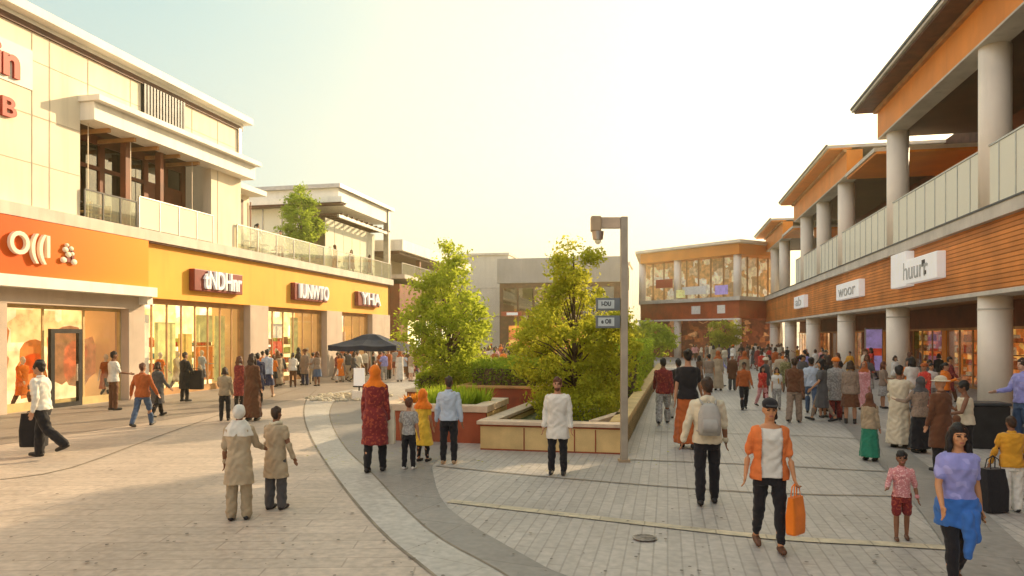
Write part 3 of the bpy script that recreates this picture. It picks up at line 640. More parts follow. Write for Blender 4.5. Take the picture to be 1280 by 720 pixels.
# lower link roofs between blocks
for a, b, zt in ((40.2, 46.4, 12.0), (65.1, 70.9, 11.7)):
    pr(MB().box(XF-.1, XF+6, a, b, zt, zt+.2), 'link_roof', M['slab']); pr(MB().box(XF, XF+6, a, b, zt-.12, zt), 'link_soffit', M['orange'])
    pr(MB().box(XF+4.8, XF+5, a, b, 6.7, zt-.12), 'link_wall', M['orange'])
# white shop signs on the siding
def white_sign(u0, u1, z, h, body, tower=False):
    ya, yb_ = y_on(u1, XF-.3), y_on(u0, XF-.3)
    s_ = pr(MB().box(XF-.34, XF, ya, yb_, z-h/2, z+h/2), 'sign_box', M['letter'], bevel=.03)
    if tower: pr(MB().box(XF-.36, XF-.0, yb_-.75, yb_+.0, z-h/2-.05, z+h/2+.75), 'sign_initial', M['letter'], bevel=.03)
    wd = (yb_-ya)*.8
    m_ = mat('sign_grey_letters', (.50, .50, .47), .5, .05, 3)
    o = letters_on(body, h*1.05, XF-.35, (ya+yb_)/2-(.0), z, m_, rb, True, xs=wd/(len(body)*h*.62), offset=.0, depth=.02)
white_sign(1122, 1172, 5.28, 1.05, 'huurr')
pr(MB().box(XF-.36, XF-.0, y_on(1122, XF-.3)-1.3, y_on(1115, XF-.3), 4.68, 6.22), 'sign_initial', M['letter'], bevel=.03)
pr(MB().box(XF-.37, XF-.34, y_on(1166, XF)-.15, y_on(1166, XF)+.15, 5.35, 5.6).box(XF-.37, XF-.34, y_on(1168, XF)-.12, y_on(1168, XF)+.12, 5.0, 5.15), 'sign_mark', M['dark'])
white_sign(1046, 1074, 5.15, .95, 'woor')
white_sign(993, 1005, 5.2, .95, 'ab')
# cross building at the far end of the promenade
cbd = empty('corner_building', (5, 84, 0), 0, 'orange banded two storey corner building at the far end of the promenade', 'building')
pc = prt(cbd)
pts = [(-3.2, 88), (7.4, 79.6), (12.5, 84.5), (12.5, 100), (-3.2, 100)]
pc(MB().prism([(-3.8, 87.6), (7.4, 78.6), (13.2, 84.2), (13.2, 101), (-3.8, 101)], 12.35, 12.65), 'roof', M['slab'])
pc(MB().prism(pts, 11.2, 12.35), 'roof_fascia', M['orange'])
pc(MB().prism([(-3.4, 87.8), (7.4, 79.2), (12.8, 84.4), (12.8, 100), (-3.4, 100)], 6.3, 6.7), 'floor_slab', M['slab'])
pc(MB().prism(pts, 4.4, 6.3), 'lower_fascia', M['red_wall'])
inner = [(-2.6, 90), (7.4, 82.2), (11.5, 86.2), (11.5, 99), (-2.6, 99)]
pc(MB().prism(inner, 6.7, 11.2), 'upper_glazing', shop_mat('far_glazing', (.60, .34, .12), [(.80, .66, .38), (.45, .28, .12), (.78, .70, .50), (.62, .45, .24)], .45, .7))
pc(MB().prism(inner, 0, 4.4), 'lower_glazing', shop_mat('far_ground_floor', (.20, .05, .02), [(.40, .12, .03), (.12, .03, .015), (.65, .32, .12), (.3, .08, .03)], .35, 1.3))
ml = MB(); A_, B_, C_ = (-3.0, 88.1), (7.3, 79.9), (12.2, 84.6)
for k in range(9):
    t = k/8; x = A_[0]+(B_[0]-A_[0])*t; y = A_[1]+(B_[1]-A_[1])*t+1.4; ml.box(x-.09, x+.09, y, y+.15, 6.7, 11.2)
for k in range(5):
    t = k/4; x = B_[0]+(C_[0]-B_[0])*t; y = B_[1]+(C_[1]-B_[1])*t+1.4; ml.box(x-.09, x+.09, y, y+.15, 6.7, 11.2)
pc(ml, 'mullion', M['wood_tan'])
for t, P_, Q_ in ((.0, A_, B_), (.4, A_, B_), (1, A_, B_), (1, B_, C_)):
    x = P_[0]+(Q_[0]-P_[0])*t; y = P_[1]+(Q_[1]-P_[1])*t+.5
    for z0, z1 in ((0, 4.4), (6.7, 11.2)):
        c = pc(MB().cyl(x, y, z0, z1, .42, 20), 'column', M['column']); c.data.polygons.foreach_set('use_smooth', [len(p_.vertices) == 4 for p_ in c.data.polygons])
def on_left_wing(t, off=-.12): return A_[0]+(B_[0]-A_[0])*t+off*.6, A_[1]+(B_[1]-A_[1])*t+off
wing = math.atan2(B_[1]-A_[1], B_[0]-A_[0])
for t, z, w_, h_, m_, nm_ in ((.17, 5.35, 2.0, .65, M['letter'], 'sign_box'), (.6, 5.4, 1.2, .9, M['white'], 'sign_box'), (.85, 5.4, 1.0, .9, M['white'], 'sign_box'), (.26, 8.6, 2.4, 1.0, M['red_letter'], 'banner'), (.58, 7.6, 3.2, .9, M['white'], 'banner'), (.44, 7.3, 1.2, .9, cm['lime'], 'banner'), (.85, 7.5, 1.6, 1.0, cm['purple'], 'banner')):
    x, y = on_left_wing(t); pc(MB().rbox((x, y, z), (w_, .1, h_), wing), nm_, m_)
pc(MB().prism([(-3.6, 87.2), (7.4, 78.7), (7.5, 78.9), (-3.5, 87.5)], 4.2, 4.38), 'awning_edge', M['white'])

# ------------------------------------------------------------------ planters
def planter_box(name, label, x0, x1, y0, y1, h, wallm, capm, fill, zf, cap=.12):
    e_ = empty(name, ((x0+x1)/2, y0, 0), 0, label, 'planter'); f = prt(e_)
    t = .28
    f(MB().box(x0, x1, y0, y0+t, 0, h).box(x0, x1, y1-t, y1, 0, h).box(x0, x0+t, y0+t, y1-t, 0, h).box(x1-t, x1, y0+t, y1-t, 0, h), 'wall', wallm)
    o = .05
    f(MB().box(x0-o, x1+o, y0-o, y0+t+o, h+.002, h+cap).box(x0-o, x1+o, y1-t-o, y1+o, h+.002, h+cap).box(x0-o, x0+t+o, y0+t+o, y1-t-o, h+.002, h+cap).box(x1-t-o, x1+o, y0+t+o, y1-t-o, h+.002, h+cap), 'cap', capm, bevel=.015)
    f(MB().box(x0+t, x1-t, y0+t, y1-t, 0, zf), 'bed', fill)
    return e_, f
X0, X1, YP = -4.03, -.93, 15.35
e1 = empty('pond_planter', (-2.5, YP, 0), 0, 'low golden stone planter with dark green bed in front of the golden tree', 'planter'); f1 = prt(e1)
def XR_(y): return X1+(y-YP)*(.58/35)
f1(MB().prism([(X0, YP), (X1, YP), (X1, YP+.3), (X0, YP+.3)], .0, .52).prism([(X0, YP+.3), (X0+.3, YP+.3), (X0+.6, 21.2), (X0+.3, 21.2)], 0, .52), 'wall', M['stone_gold'])
jm = MB()
for x in (-3.05, -1.95, -1.5): jm.box(x-.012, x+.012, YP-.012, YP, 0.03, .5)
jm.box(X0, X1, YP-.014, YP, 0, .03); f1(jm, 'panel_joint', M['planter_red'])
f1(MB().box(X0-.02, X1+.03, YP-.02, YP+.3, .52, .56), 'cap_shadow_strip', M['planter_red'])  # dark strip standing in for the shadow line under the cap
f1(MB().prism([(X0-.07, YP-.08), (X1+.06, YP-.08), (X1+.06, YP+.36), (X0-.07, YP+.36)], .56, .64).prism([(X0-.05, YP+.362), (X0+.32, YP+.362), (X0+.62, 21.3), (X0+.25, 21.3)], .56, .64), 'cap', M['stone_cap'], bevel=.012)
f1(MB().prism([(X1-.75, YP+.37), (X1-.55, YP+.37), (X1-.1, YP+2.2), (X1-.3, YP+2.2)], .5, .66), 'inner_kerb', M['stone_cap'])
f1(MB().prism([(X0+.3, YP+.3), (X1, YP+.3), (XR_(50)-.0, 50), (X0+.6, 50)], 0, .42), 'bed', M['pond'])
f1(MB().prism([(X1-.24, YP+.3), (X1, YP+.3), (XR_(50), 50), (XR_(50)-.24, 50)], .0, .58), 'side_wall', M['stone_gold'])
f1(MB().prism([(X1-.30, YP+.37), (X1+.05, YP+.37), (XR_(50)+.05, 50), (XR_(50)-.3, 50)], .58, .66), 'side_cap', M['stone_gold'])
e2, f2 = planter_box('raised_planter', 'rust red raised planter with clipped green hedge left of the golden tree', -6.4, -3.6, 21.6, 30, .88, M['planter_red'], M['wood_tan'], M['soil'], .85, .08)
e3, f3 = planter_box('brick_planter', 'brick red planter with cream cap and bright leafy plants left of the pond planter', -6.75, -4.12, 16.2, 18.4, .72, M['planter_red'], M['stone_cap'], M['soil'], .7, .16)
f3(MB().box(-4.11, -4.10, 16.25, 18.35, .0, .7), 'side_panel', M['stone_gold'])
e4, f4 = planter_box('tree_bed', 'low rust planter bed under the left tree with yellow green planting', -8.9, -6.6, 23.8, 29, .55, M['planter_red'], M['stone_cap'], M['soil'], .5, .1)
#e5, f5 = planter_box('flower_bed', 'small rust planter with orange flowers behind the family group', -8.0, -6.55, 16.6, 19.4, .50, M['planter_red'], M['wood_tan'], M['soil'], .45, .1)

# ------------------------------------------------------------------ foliage
def leaf_quads(C, size, jitter=.35, flat=0.0):
    n = len(C); a = RNG.normal(size=(n, 3)); a /= np.linalg.norm(a, axis=1)[:, None]
    b = RNG.normal(size=(n, 3)); b[:, 2] += flat; b = np.cross(a, b); b /= np.linalg.norm(b, axis=1)[:, None]
    s_ = size*(1+jitter*RNG.normal(size=n))[:, None].clip(.4, 1.8)
    V = np.stack([C-a*s_, C-b*s_*.45+a*s_*.1, C+a*s_, C+b*s_*.45+a*s_*.1], 1).reshape(-1, 3)
    F = np.arange(n*4).reshape(-1, 4); return V, F
def mesh_np(name, V, F, m):
    me = bpy.data.meshes.new(name); me.vertices.add(len(V)); me.vertices.foreach_set('co', V.astype(np.float32).ravel())
    k = F.shape[1]; me.loops.add(F.size); me.loops.foreach_set('vertex_index', F.astype(np.int32).ravel()); me.polygons.add(len(F))
    me.polygons.foreach_set('loop_start', np.arange(0, F.size, k, dtype=np.int32)); me.polygons.foreach_set('loop_total', np.full(len(F), k, dtype=np.int32))
    me.update(calc_edges=True); me.materials.append(m); return me
def tree(label, x, y, z0, prof, nclump, nleaf, lsize, m, trunk_r, seed, lean=(0, 0), csize=.33, name='tree', two=None):
    """prof: list of (z, radius) of the crown above z0"""
    e_ = empty(name, (x, y, z0), 0, label, 'tree'); rs = np.random.default_rng(seed)
    zs = np.array([p[0] for p in prof]); rs_ = np.array([p[1] for p in prof])
    C = []
    while len(C) < nclump:
        z = rs.uniform(zs[0], zs[-1]); r_ = np.interp(z, zs, rs_)
        if rs.random() > (r_/rs_.max())**1.3+.08: continue
        th = rs.uniform(0, 2*math.pi); q = r_*(.35+.65*math.sqrt(rs.random()))*(1+.18*math.sin(3*th+seed)+.12*math.sin(5*th+z*2))
        C.append((q*math.cos(th)+lean[0]*(z-zs[0]), q*math.sin(th)+lean[1]*(z-zs[0]), z))
    C = np.array(C); L_ = []
    for c in C:
        s_ = csize*rs.uniform(.6, 1.35); n_ = int(nleaf*rs.uniform(.6, 1.3)); d = rs.normal(size=(n_, 3))*s_*.55; d[:, 2] *= .62; L_.append(c+d)
    P_ = np.concatenate(L_); P_[:, 2] = np.maximum(P_[:, 2], .15)
    V, F = leaf_quads(P_, lsize); me = mesh_np('crown', V, F, m); o = bpy.data.objects.new('crown', me); COL.objects.link(o); o.parent = e_
    tb = MB(); H = zs[-1]; tb.tube([(0, 0, -.05), (.03, 0, H*.25), (lean[0]*H*.3, .04, H*.5), (lean[0]*H*.6, 0, H*.75), (lean[0]*H*.9, 0, H*.94)], [trunk_r, trunk_r*.8, trunk_r*.6, trunk_r*.4, trunk_r*.12], 10)
    for c in C[rs.choice(len(C), min(34, len(C)), replace=False)]:
        zb = max(H*.15, c[2]*.62); b0 = Vector((lean[0]*zb*.6, 0, zb)); e0 = Vector(c); mid = b0.lerp(e0, .5)+Vector((0, 0, .12)); tb.tube([b0, mid, e0], [trunk_r*.34, trunk_r*.2, trunk_r*.07], 6)
    t = tb.build('trunk', M['bark'], e_, smooth=True); return e_
def hedge(label, name, box, nleaf, lsize, m, round_=.2, cat='hedge', bumps=.12, core=True):
    x0, x1, y0, y1, z0, z1 = box; e_ = empty(name, ((x0+x1)/2, (y0+y1)/2, z0), 0, label, cat)
    c = np.array([(x0+x1)/2, (y0+y1)/2, z0]); n_ = nleaf; P_ = RNG.uniform(0, 1, (n_, 3))
    face = RNG.random(n_); sh = 1-np.abs(RNG.normal(size=n_))*.12
    u = P_*2-1
    top = face < .45; sx = (face >= .45) & (face < .65); sy = face >= .65
    u[top, 2] = sh[top]; u[sx, 0] = np.sign(u[sx, 0])*sh[sx]; u[sy, 1] = -sh[sy]*np.where(RNG.random(sy.sum()) < .75, 1, -1)
    h = (z1-z0); X = u[:, 0]*(x1-x0)/2; Y = u[:, 1]*(y1-y0)/2; Z = (u[:, 2]+1)/2*h
    Z += bumps*np.sin(X*3.1+1)*np.sin(Y*2.3)*(Z/h)+RNG.normal(size=n_)*bumps*.35
    V, F = leaf_quads(np.stack([X, Y, np.maximum(Z, .03)], 1), lsize); me = mesh_np('foliage', V, F, m); o = bpy.data.objects.new('foliage', me); COL.objects.link(o); o.parent = e_
    if core:
        k = MB().box(-(x1-x0)/2+.12, (x1-x0)/2-.12, -(y1-y0)/2+.12, (y1-y0)/2-.12, 0.01, h-.16).build('stems', M['bark'], e_)
    return e_
def plant(label, name, x, y, z, r_, h, n, m, w_=.05, group=None):
    """upright blades arching outwards"""
    e_ = empty(name, (x, y, z), 0, label, 'plant', group); mb = MB()
    for i in range(n):
        th = random.uniform(0, 2*math.pi); q = r_*math.sqrt(random.random())*.6; bx, by = q*math.cos(th), q*math.sin(th); hh = h*random.uniform(.6, 1.1); ox = random.uniform(.3, 1)*r_*.6
        px, py = -math.sin(th)*w_, math.cos(th)*w_
        a = (bx, by, 0); b = (bx+math.cos(th)*ox*.4, by+math.sin(th)*ox*.4, hh*.6); c = (bx+math.cos(th)*ox, by+math.sin(th)*ox, hh)
        mb.add([(a[0]-px*.5, a[1]-py*.5, 0), (a[0]+px*.5, a[1]+py*.5, 0), (b[0]+px, b[1]+py, b[2]), (b[0]-px, b[1]-py, b[2]), c], [(0, 1, 2, 3), (3, 2, 4)])
    mb.build('foliage', m, e_); return e_
tx, ty = ray(560, 25)
tree('leafy yellow green tree with pointed top in the left bed behind the family', tx, ty, .5, [(.5, .7), (1.0, 1.2), (2.2, 1.5), (3.1, 1.25), (4.0, .85), (4.5, .45), (5.3, .16)], 150, 135, .066, M['leaf1'], .10, 3, csize=.36, name='broadleaf_tree')
tx, ty = ray(717, 19.5)
tree('golden backlit tree with dense low crown beside the lamp post', tx, ty, .42, [(.25, .9), (.7, 1.5), (1.6, 1.62), (2.4, 1.45), (3.0, 1.0), (3.5, .55), (4.0, .66), (4.3, .55), (4.6, .2)], 180, 140, .055, M['leaf2'], .09, 8, csize=.30, name='golden_tree')
tx, ty = XL-1.0, y_on(394, XL-1.0)+0.0+1.3-1.5
tree('small fresh green tree standing on the roof terrace above the yellow shops', tx-0.0, ty-1.5, 6.74, [(.7, .5), (1.2, 1.0), (2.2, 1.2), (3.2, 1.05), (3.9, .65), (4.6, .2)], 110, 90, .085, M['leaf3'], .07, 5, csize=.34, name='terrace_tree')
tx, ty = ray(812, 62)
tree('distant bushy tree beyond the hedge near the corner building', tx, ty, 0, [(.8, 1.2), (1.6, 2.0), (2.6, 1.8), (3.3, 1.0), (3.8, .3)], 70, 60, .16, M['leaf1'], .12, 15, csize=.6, name='broadleaf_tree')
tx, ty = ray(905, 72)
tree('small amber tree in front of the corner building ground floor', tx, ty, 0, [(1.5, 1.0), (2.6, 1.5), (3.6, 1.2), (4.2, .3)], 50, 60, .14, M['leaf2'], .09, 19, csize=.5, name='broadleaf_tree')
tx, ty = ray(770, 52)
tree('yellow green tree right behind the lamp post and signs', tx, ty, 0, [(.8, 1.0), (1.6, 2.0), (2.6, 1.9), (3.4, 1.2), (4.0, .4)], 80, 60, .12, M['leaf2'], .12, 29, csize=.55, name='broadleaf_tree')
hedge('clipped green hedge on the rust raised planter', 'hedge', (-6.15, -3.85, 21.85, 29.7, .85, 1.62), 11000, .05, M['leaf3'])
hedge('long green hedge with bright top along the promenade side of the planter', 'hedge', (-3.3, -.9, 24, 49, .42, 2.1), 22000, .07, M['leaf4'], bumps=.2)
hedge('low bronze ground cover under the golden tree', 'ground_cover', (-3.2, -1.3, 17.6, 23.6, .42, 1.0), 7500, .05, M['leaf2'], cat='shrub', bumps=.2, core=False)
hedge('yellow green clipped planting under the left tree', 'hedge', (-8.7, -6.8, 24.0, 28.7, .5, 1.25), 8000, .055, M['leaf4'])
for i, (x, y) in enumerate(((-5.7, 16.9), (-5.3, 17.3), (-4.9, 16.9), (-4.6, 17.5), (-5.1, 17.9), (-5.7, 17.9))):
    plant('bright green arching plant in the brick red planter', 'leafy_plant', x, y, .7, .42, .55, 150, M['leaf4'], .02, 'plants in the brick red planter')
for i, (x, y) in enumerate(((-6.3, 17.9), (-6.35, 17.3), (-5.9, 18.0))):
    plant('tuft of orange flowers at the left end of the brick red planter', 'flower_plant', x, y, .7, .3, .32, 90, leaf_mat('petal_orange', (.35, .08, .01), (.7, .25, .03), (.7, .3, .05)) if 'petal_orange' not in MATS else MATS['petal_orange'], .03, 'orange flower tufts')

# ------------------------------------------------------------------ street furniture
lx, ly = ground(780, 577)
lp = empty('street_lamp', (lx, ly, 0), YAW, 'tall square bronze lamp post with a lantern hanging on its left arm', 'street lamp')
MB().box(-.068, .068, -.068, .068, 0, 4.87).build('pole', mat('grey_bronze', (.40, .34, .26), .45, .1, 3, metal=.3), lp, bevel=.008)
MB().box(-.11, .11, -.11, .11, 0, .05).build('base_plate', M['pole'], lp)
MB().box(-.62, -.076, -.05, .05, 4.64, 4.86).build('arm', M['stone_cap'], lp, bevel=.01)
MB().box(-.66, -.46, -.1, .1, 4.58, 4.88).build('lamp_housing', M['pole'], lp, bevel=.02)
MB().cyl(-.52, 0, 4.42, 4.58, .10, 16, .12).build('lamp_shade', M['steel'], lp)
MB().ell((-.52, 0, 4.42), (.07, .07, .1)).build('bulb', glass_mat('lamp_glass', (.9, .85, .7), .2, .5), lp, smooth=True)
for i, z in enumerate((2.5+900*0+ (420-380)/900*14.3, 2.5+(420-402)/900*14.3)):
    s_ = empty('direction_sign', (lx, ly, z), YAW, ['grey direction sign plate on the lamp post, upper of the two', 'grey direction sign plate on the lamp post, lower of the two'][i], 'sign')
    MB().box(-.56, -.08, -.04, .04, -.13, .12).build('board', mat('slate_board', (.16, .18, .19), .5, .1, 4), s_, bevel=.01)
    MB().box(-.52, -.2, -.05, -.041, -.09, .08).build('panel', mat('pale_blue_panel', (.55, .60, .58), .5, .1, 4), s_)
    text_obj(['I-DU', 'e OII'][i], .12, .003, M['louver'], s_, (-.36, -.053, 0), (R(90), 0, 0), .004, .8)
# cafe umbrella
def umbrella(u, t, w_, ztop, label, m=M['navy']):
    x, y = ray(u, t); e_ = empty('cafe_umbrella', (x, y, 0), R(8), label, 'umbrella')
    mb = MB(); n = 24; h = w_/2; rings = [(0, ztop), (.2, ztop-.05), (.5, ztop-.27), (.8, ztop-.42), (1.0, ztop-.50), (1.0, ztop-.70)]
    vs = []
    for r_, z in rings:
        for j in range(n):
            a = 2*math.pi*j/n; k = 1/max(abs(math.cos(a)), abs(math.sin(a)))**.8; sag = .03*math.cos(8*a)*r_
            vs.append((math.cos(a)*r_*h*k*.86+.0001*j, math.sin(a)*r_*h*k*.86, z+sag))
    fs = [(i*n+j, i*n+(j+1) % n, (i+1)*n+(j+1) % n, (i+1)*n+j) for i in range(len(rings)-1) for j in range(n)]
    mb.add(vs, fs); mb.build('canopy', m, e_)
    MB().cyl(0, 0, 0, ztop, .035, 12).build('pole', M['steel'], e_); MB().cyl(0, 0, 0, .12, .35, 20).build('base', M['dark'], e_)
    r2 = MB()
    for k in range(8): a = k*math.pi/4; r2.tube([(0, 0, ztop-.12), (math.cos(a)*h*.8, math.sin(a)*h*.8, ztop-.5)], .012, 5)
    r2.build('ribs', M['steel'], e_); return e_
umbrella(464, 30.0, 3.45, 2.60, 'wide open navy cafe umbrella in front of the last yellow shop')
def cafe_table(x, y, z, label, group, name='cafe_table'):
    e_ = empty(name, (x, y, z), random.random(), label, 'table', group)
    MB().cyl(0, 0, .72, .75, .36, 20).build('tabletop', M['dark'], e_); MB().cyl(0, 0, .03, .72, .03, 8).build('leg', M['steel'], e_); MB().cyl(0, 0, 0, .03, .22, 16).build('base', M['dark'], e_); return e_
def cafe_chair(x, y, z, rz, m, label, group):
    e_ = empty('cafe_chair', (x, y, z), rz, label, 'chair', group)
    MB().box(-.2, .2, -.2, .2, .43, .47).build('seat', m, e_, bevel=.01); MB().box(-.2, .2, .18, .21, .58, .86).build('backrest', m, e_, bevel=.01)
    for a in (-.18, .18):
        for b in (-.18, .18): MB().cyl(a, b, 0, .43 if b < 0 else .86, .014, 6).build('leg', M['steel'], e_)
    return e_
chm = [M['dark'], M['white'], M['brown2']]
for i, u in enumerate((330, 352, 378, 410, 440, 466)):
    y = yl(u); cafe_table(XL-1.2, y, 6.74, 'round dark cafe table behind the glass railing of the roof terrace', 'terrace tables')
    for s_ in (-1, 1): cafe_chair(XL-1.2+.1*s_, y+.62*s_, 6.74, 0 if s_ > 0 else math.pi, chm[i % 3], ['dark', 'white', 'brown'][i % 3]+' cafe chair behind the glass railing of the roof terrace', ['dark', 'white', 'brown'][i % 3]+' terrace chairs')
for u in (118, 142):
    y = yl(u); cafe_table(XL-1.0, y, 6.74, 'dark cafe table on the recessed balcony of the cream building', 'balcony tables')
    cafe_chair(XL-1.0, y+.6, 6.74, 0, M['stone_gold'], 'gold cafe chair on the recessed balcony of the cream building', 'balcony chairs')
# pale stones round the umbrella and a menu board
pb = MB(); cx_, cy_ = ground(440, 497)
for i in range(260):
    a = random.uniform(0, 2*math.pi); q = math.sqrt(random.random()); px = cx_+math.cos(a)*q*1.7-.1; py = cy_+math.sin(a)*q*1.9
    s_ = random.uniform(.05, .13); pb.ell((px, py, s_*.4), (s_, s_*random.uniform(.7, 1), s_*.55), 8, 5)
o = pb.build('pebbles', mat('pale_pebble', (.66, .58, .42), .8, .2, 2), smooth=True); tag(o, 'ring of pale stones on the paving beside the umbrella', 'stones', kind='stuff')
bx, by = ground(449, 500)
mbd = empty('menu_board', (bx, by, 0), R(-6), 'white menu board standing in the ring of pale stones', 'sign board')
MB().box(-.24, .24, -.02, .02, .55, 1.25).build('board', M['letter'], mbd, bevel=.01); MB().cyl(0, .0, 0, .55, .03, 8).build('post', M['dark'], mbd); MB().box(-.26, .26, -.14, .14, 0, .36).build('base', M['white'], mbd, bevel=.02)
MB().box(-.27, .27, -.03, .03, .50, .55).build('shelf', M['dark'], mbd)
# black bin against the near column, ad totem
bx, by = ground(1236, 570)
bn = empty('litter_bin', (bx+.45, by+1.3, 0), 0, 'black box bin in front of the large round column', 'bin')
MB().box(-.38, .38, -.3, .3, .0, .95).build('body', M['dark'], bn, bevel=.03); MB().box(-.4, .4, -.32, .32, .952, 1.02).build('lid', M['louver'], bn, bevel=.02)
ax, ay = ray(1092, 44)
ad = empty('poster_stand', (ax, ay, 0), 0, 'lilac poster stand with red band between two arcade columns', 'poster stand')
MB().box(-.5, .5, -.08, .08, .3, 3.0).build('frame', M['steel'], ad, bevel=.02); MB().box(-.44, .44, -.1, -.081, .4, 2.9).build('poster', cm['purple'], ad)
MB().box(-.44, .44, -.11, -.101, 1.3, 1.75).build('poster_band', cm['red'], ad)
MB().box(-.3, .3, -.08, .08, 0, .3).build('foot', M['steel'], ad)

iron = mat('cast_iron', (.34, .31, .27), .5, .3, 12, metal=.5, bump=.4)
for i, (u, v, lab) in enumerate(((806, 674, 'small round iron drain cover in the paving near the cream strip'),)):
    x, y = ground(u, v); d_ = empty('drain_cover', (x, y, .02), 0, lab, 'drain cover')
    MB().cyl(0, 0, 0, .006, .15, 28).build('rim', iron, d_); rb_ = MB()
    for k in range(-4, 5):
        w__ = math.sqrt(max(.001, .13**2-(k*.028)**2)); rb_.box(-w__, w__, k*.028-.006, k*.028+.006, .0062, .012)
    rb_.build('cover_ribs', iron, d_)
x, y = ground(565, 640)
# stains, gum spots and a few scattered leaves on the paving
gum = mat('gum_spot', (.17, .15, .13), .8, .2, 8); sp_ = MB(); rr = random.Random(3)
for i in range(420):
    u, v = rr.uniform(-40, 1300), 440+290*rr.random()**.7; x, y = ground(u, v)
    if -10 < x < -.2 and y > 15 or x > 13 or x < -20: continue
    r_ = rr.uniform(.008, .026); n_ = 7; o_ = len(sp_.v); sp_.v += [(x+math.cos(k*.9)*r_*rr.uniform(.7, 1.2), y+math.sin(k*.9)*r_, .0225) for k in range(n_)]; sp_.f.append(tuple(range(o_, o_+n_)))
tag(sp_.build('litter_spots', gum), 'small dark spots trodden into the paving', 'spots', kind='stuff')
C_ = []
for i in range(260):
    u, v = rr.uniform(380, 840), 470+120*rr.random(); x, y = ground(u, v)
    if (-6.9 < x < -.8 and 15.2 < y < 50) : continue
    C_.append((x, y, .035))
V_, F_ = leaf_quads(np.array(C_), .035); V_[:, 2] = .026+np.abs(V_[:, 2]-.035)*.35; me_ = mesh_np('fallen_leaves', V_, F_, MATS['leaf_golden']); o_ = bpy.data.objects.new('fallen_leaves', me_); COL.objects.link(o_); tag(o_, 'scattered yellow leaves fallen around the planters', 'leaves', kind='stuff')
def bench(x, y, rz, lab):
    b_ = empty('bench', (x, y, 0), rz, lab, 'bench')
    for k in range(4): MB().box(-.8, .8, -.22+k*.12, -.22+k*.12+.09, .42, .46).build('seat_slat', M['wood_tan'], b_)
    for s_ in (-.6, .6): MB().box(s_-.05, s_+.05, -.2, .2, 0, .42).build('leg', M['dark'], b_)
# ------------------------------------------------------------------ people
SK = {k: mat('skin_'+k, c, .55, .06, 6, spec=.3) for k, c in dict(light=(.62, .38, .26), tan=(.45, .23, .13), warm=(.52, .25, .12), brown=(.24, .11, .06), dark=(.13, .06, .035)).items()}
CL = {}
for k, c in dict(white=(.72, .68, .60), cream=(.66, .58, .42), beige=(.45, .35, .23), khaki=(.36, .28, .18), grey=(.30, .28, .26), dark_grey=(.09, .085, .085), black=(.022, .02, .022), navy=(.03, .035, .08), blue=(.05, .16, .48), light_blue=(.38, .45, .55),
                 lilac=(.30, .30, .62), denim=(.08, .12, .2), brown=(.14, .06, .03), rust=(.42, .11, .03), orange=(.78, .20, .02), red=(.55, .04, .03), pink=(.62, .25, .25), mustard=(.62, .30, .03), green=(.03, .20, .12), olive=(.17, .16, .06),
                 yellow=(.80, .52, .06), maroon=(.20, .03, .03), taupe=(.30, .22, .16)).items():
    CL[k] = mat('cloth_'+k, c, .88, .1, 5, bump=.25, bscale=25, spec=.15, sheen=.15)
def add_print(k, c2, scale, thr=.52, stripe=None):
    m = CL[k]; N, L = m.node_tree.nodes, m.node_tree.links; b = next(n for n in N if n.type == 'BSDF_PRINCIPLED'); src = b.inputs['Base Color'].links[0].from_socket
    tc = N.new('ShaderNodeTexCoord')
    if stripe: t = N.new('ShaderNodeTexWave'); t.bands_direction = stripe; t.inputs['Scale'].default_value = scale; t.inputs['Distortion'].default_value = .6; o_ = t.outputs[1]
    else: t = N.new('ShaderNodeTexNoise'); t.inputs['Scale'].default_value = scale; t.inputs['Detail'].default_value = 1; o_ = t.outputs[0]
    L.new(tc.outputs['Object'], t.inputs['Vector']); r = N.new('ShaderNodeMapRange'); r.inputs[1].default_value = thr; r.inputs[2].default_value = thr+.04; L.new(o_, r.inputs[0])
    mx = N.new('ShaderNodeMix'); mx.data_type = 'RGBA'; L.new(r.outputs[0], mx.inputs[0]); L.new(src, mx.inputs[6]); mx.inputs[7].default_value = (*c2, 1); L.new(mx.outputs[2], b.inputs['Base Color'])
CL['stone'] = mat('cloth_stone', (.40, .38, .34), .85, .1, 5, bump=.3, bscale=25, spec=.15); add_print('grey', (.42, .40, .36), 22, .5); add_print('taupe', (.22, .16, .12), 30, .55); add_print('maroon', (.34, .07, .04), 22, .56); add_print('light_blue', (.60, .64, .68), 14, .7, 'X')
add_print('pink', (.75, .45, .42), 30, .55); add_print('olive', (.35, .30, .15), 20, .55); add_print('lilac', (.36, .35, .66), 9, .58); add_print('red', (.75, .2, .1), 24, .6)
CL['coral'] = mat('cloth_coral', (.72, .20, .06), .88, .12, 6, bump=.3, bscale=25, spec=.15)
CL['plain_lilac'] = CL['lilac']
HAIR = {k: mat('hair_'+k, c, .55, .3, 20, bump=.5, bscale=90) for k, c in dict(black=(.015, .011, .01), brown=(.05, .025, .012), auburn=(.13, .04, .015), blond=(.48, .33, .15), grey=(.25, .23, .21)).items()}
EYE = mat('eye_dark', (.03, .02, .015), .2, .1, 5); LIP = mat('lip', (.38, .12, .09), .5, .05, 5); SHOE = {k: mat('shoe_'+k, c, .5, .15, 5) for k, c in dict(black=(.02, .018, .018), brown=(.12, .05, .025), white=(.6, .57, .52), tan=(.4, .25, .14)).items()}

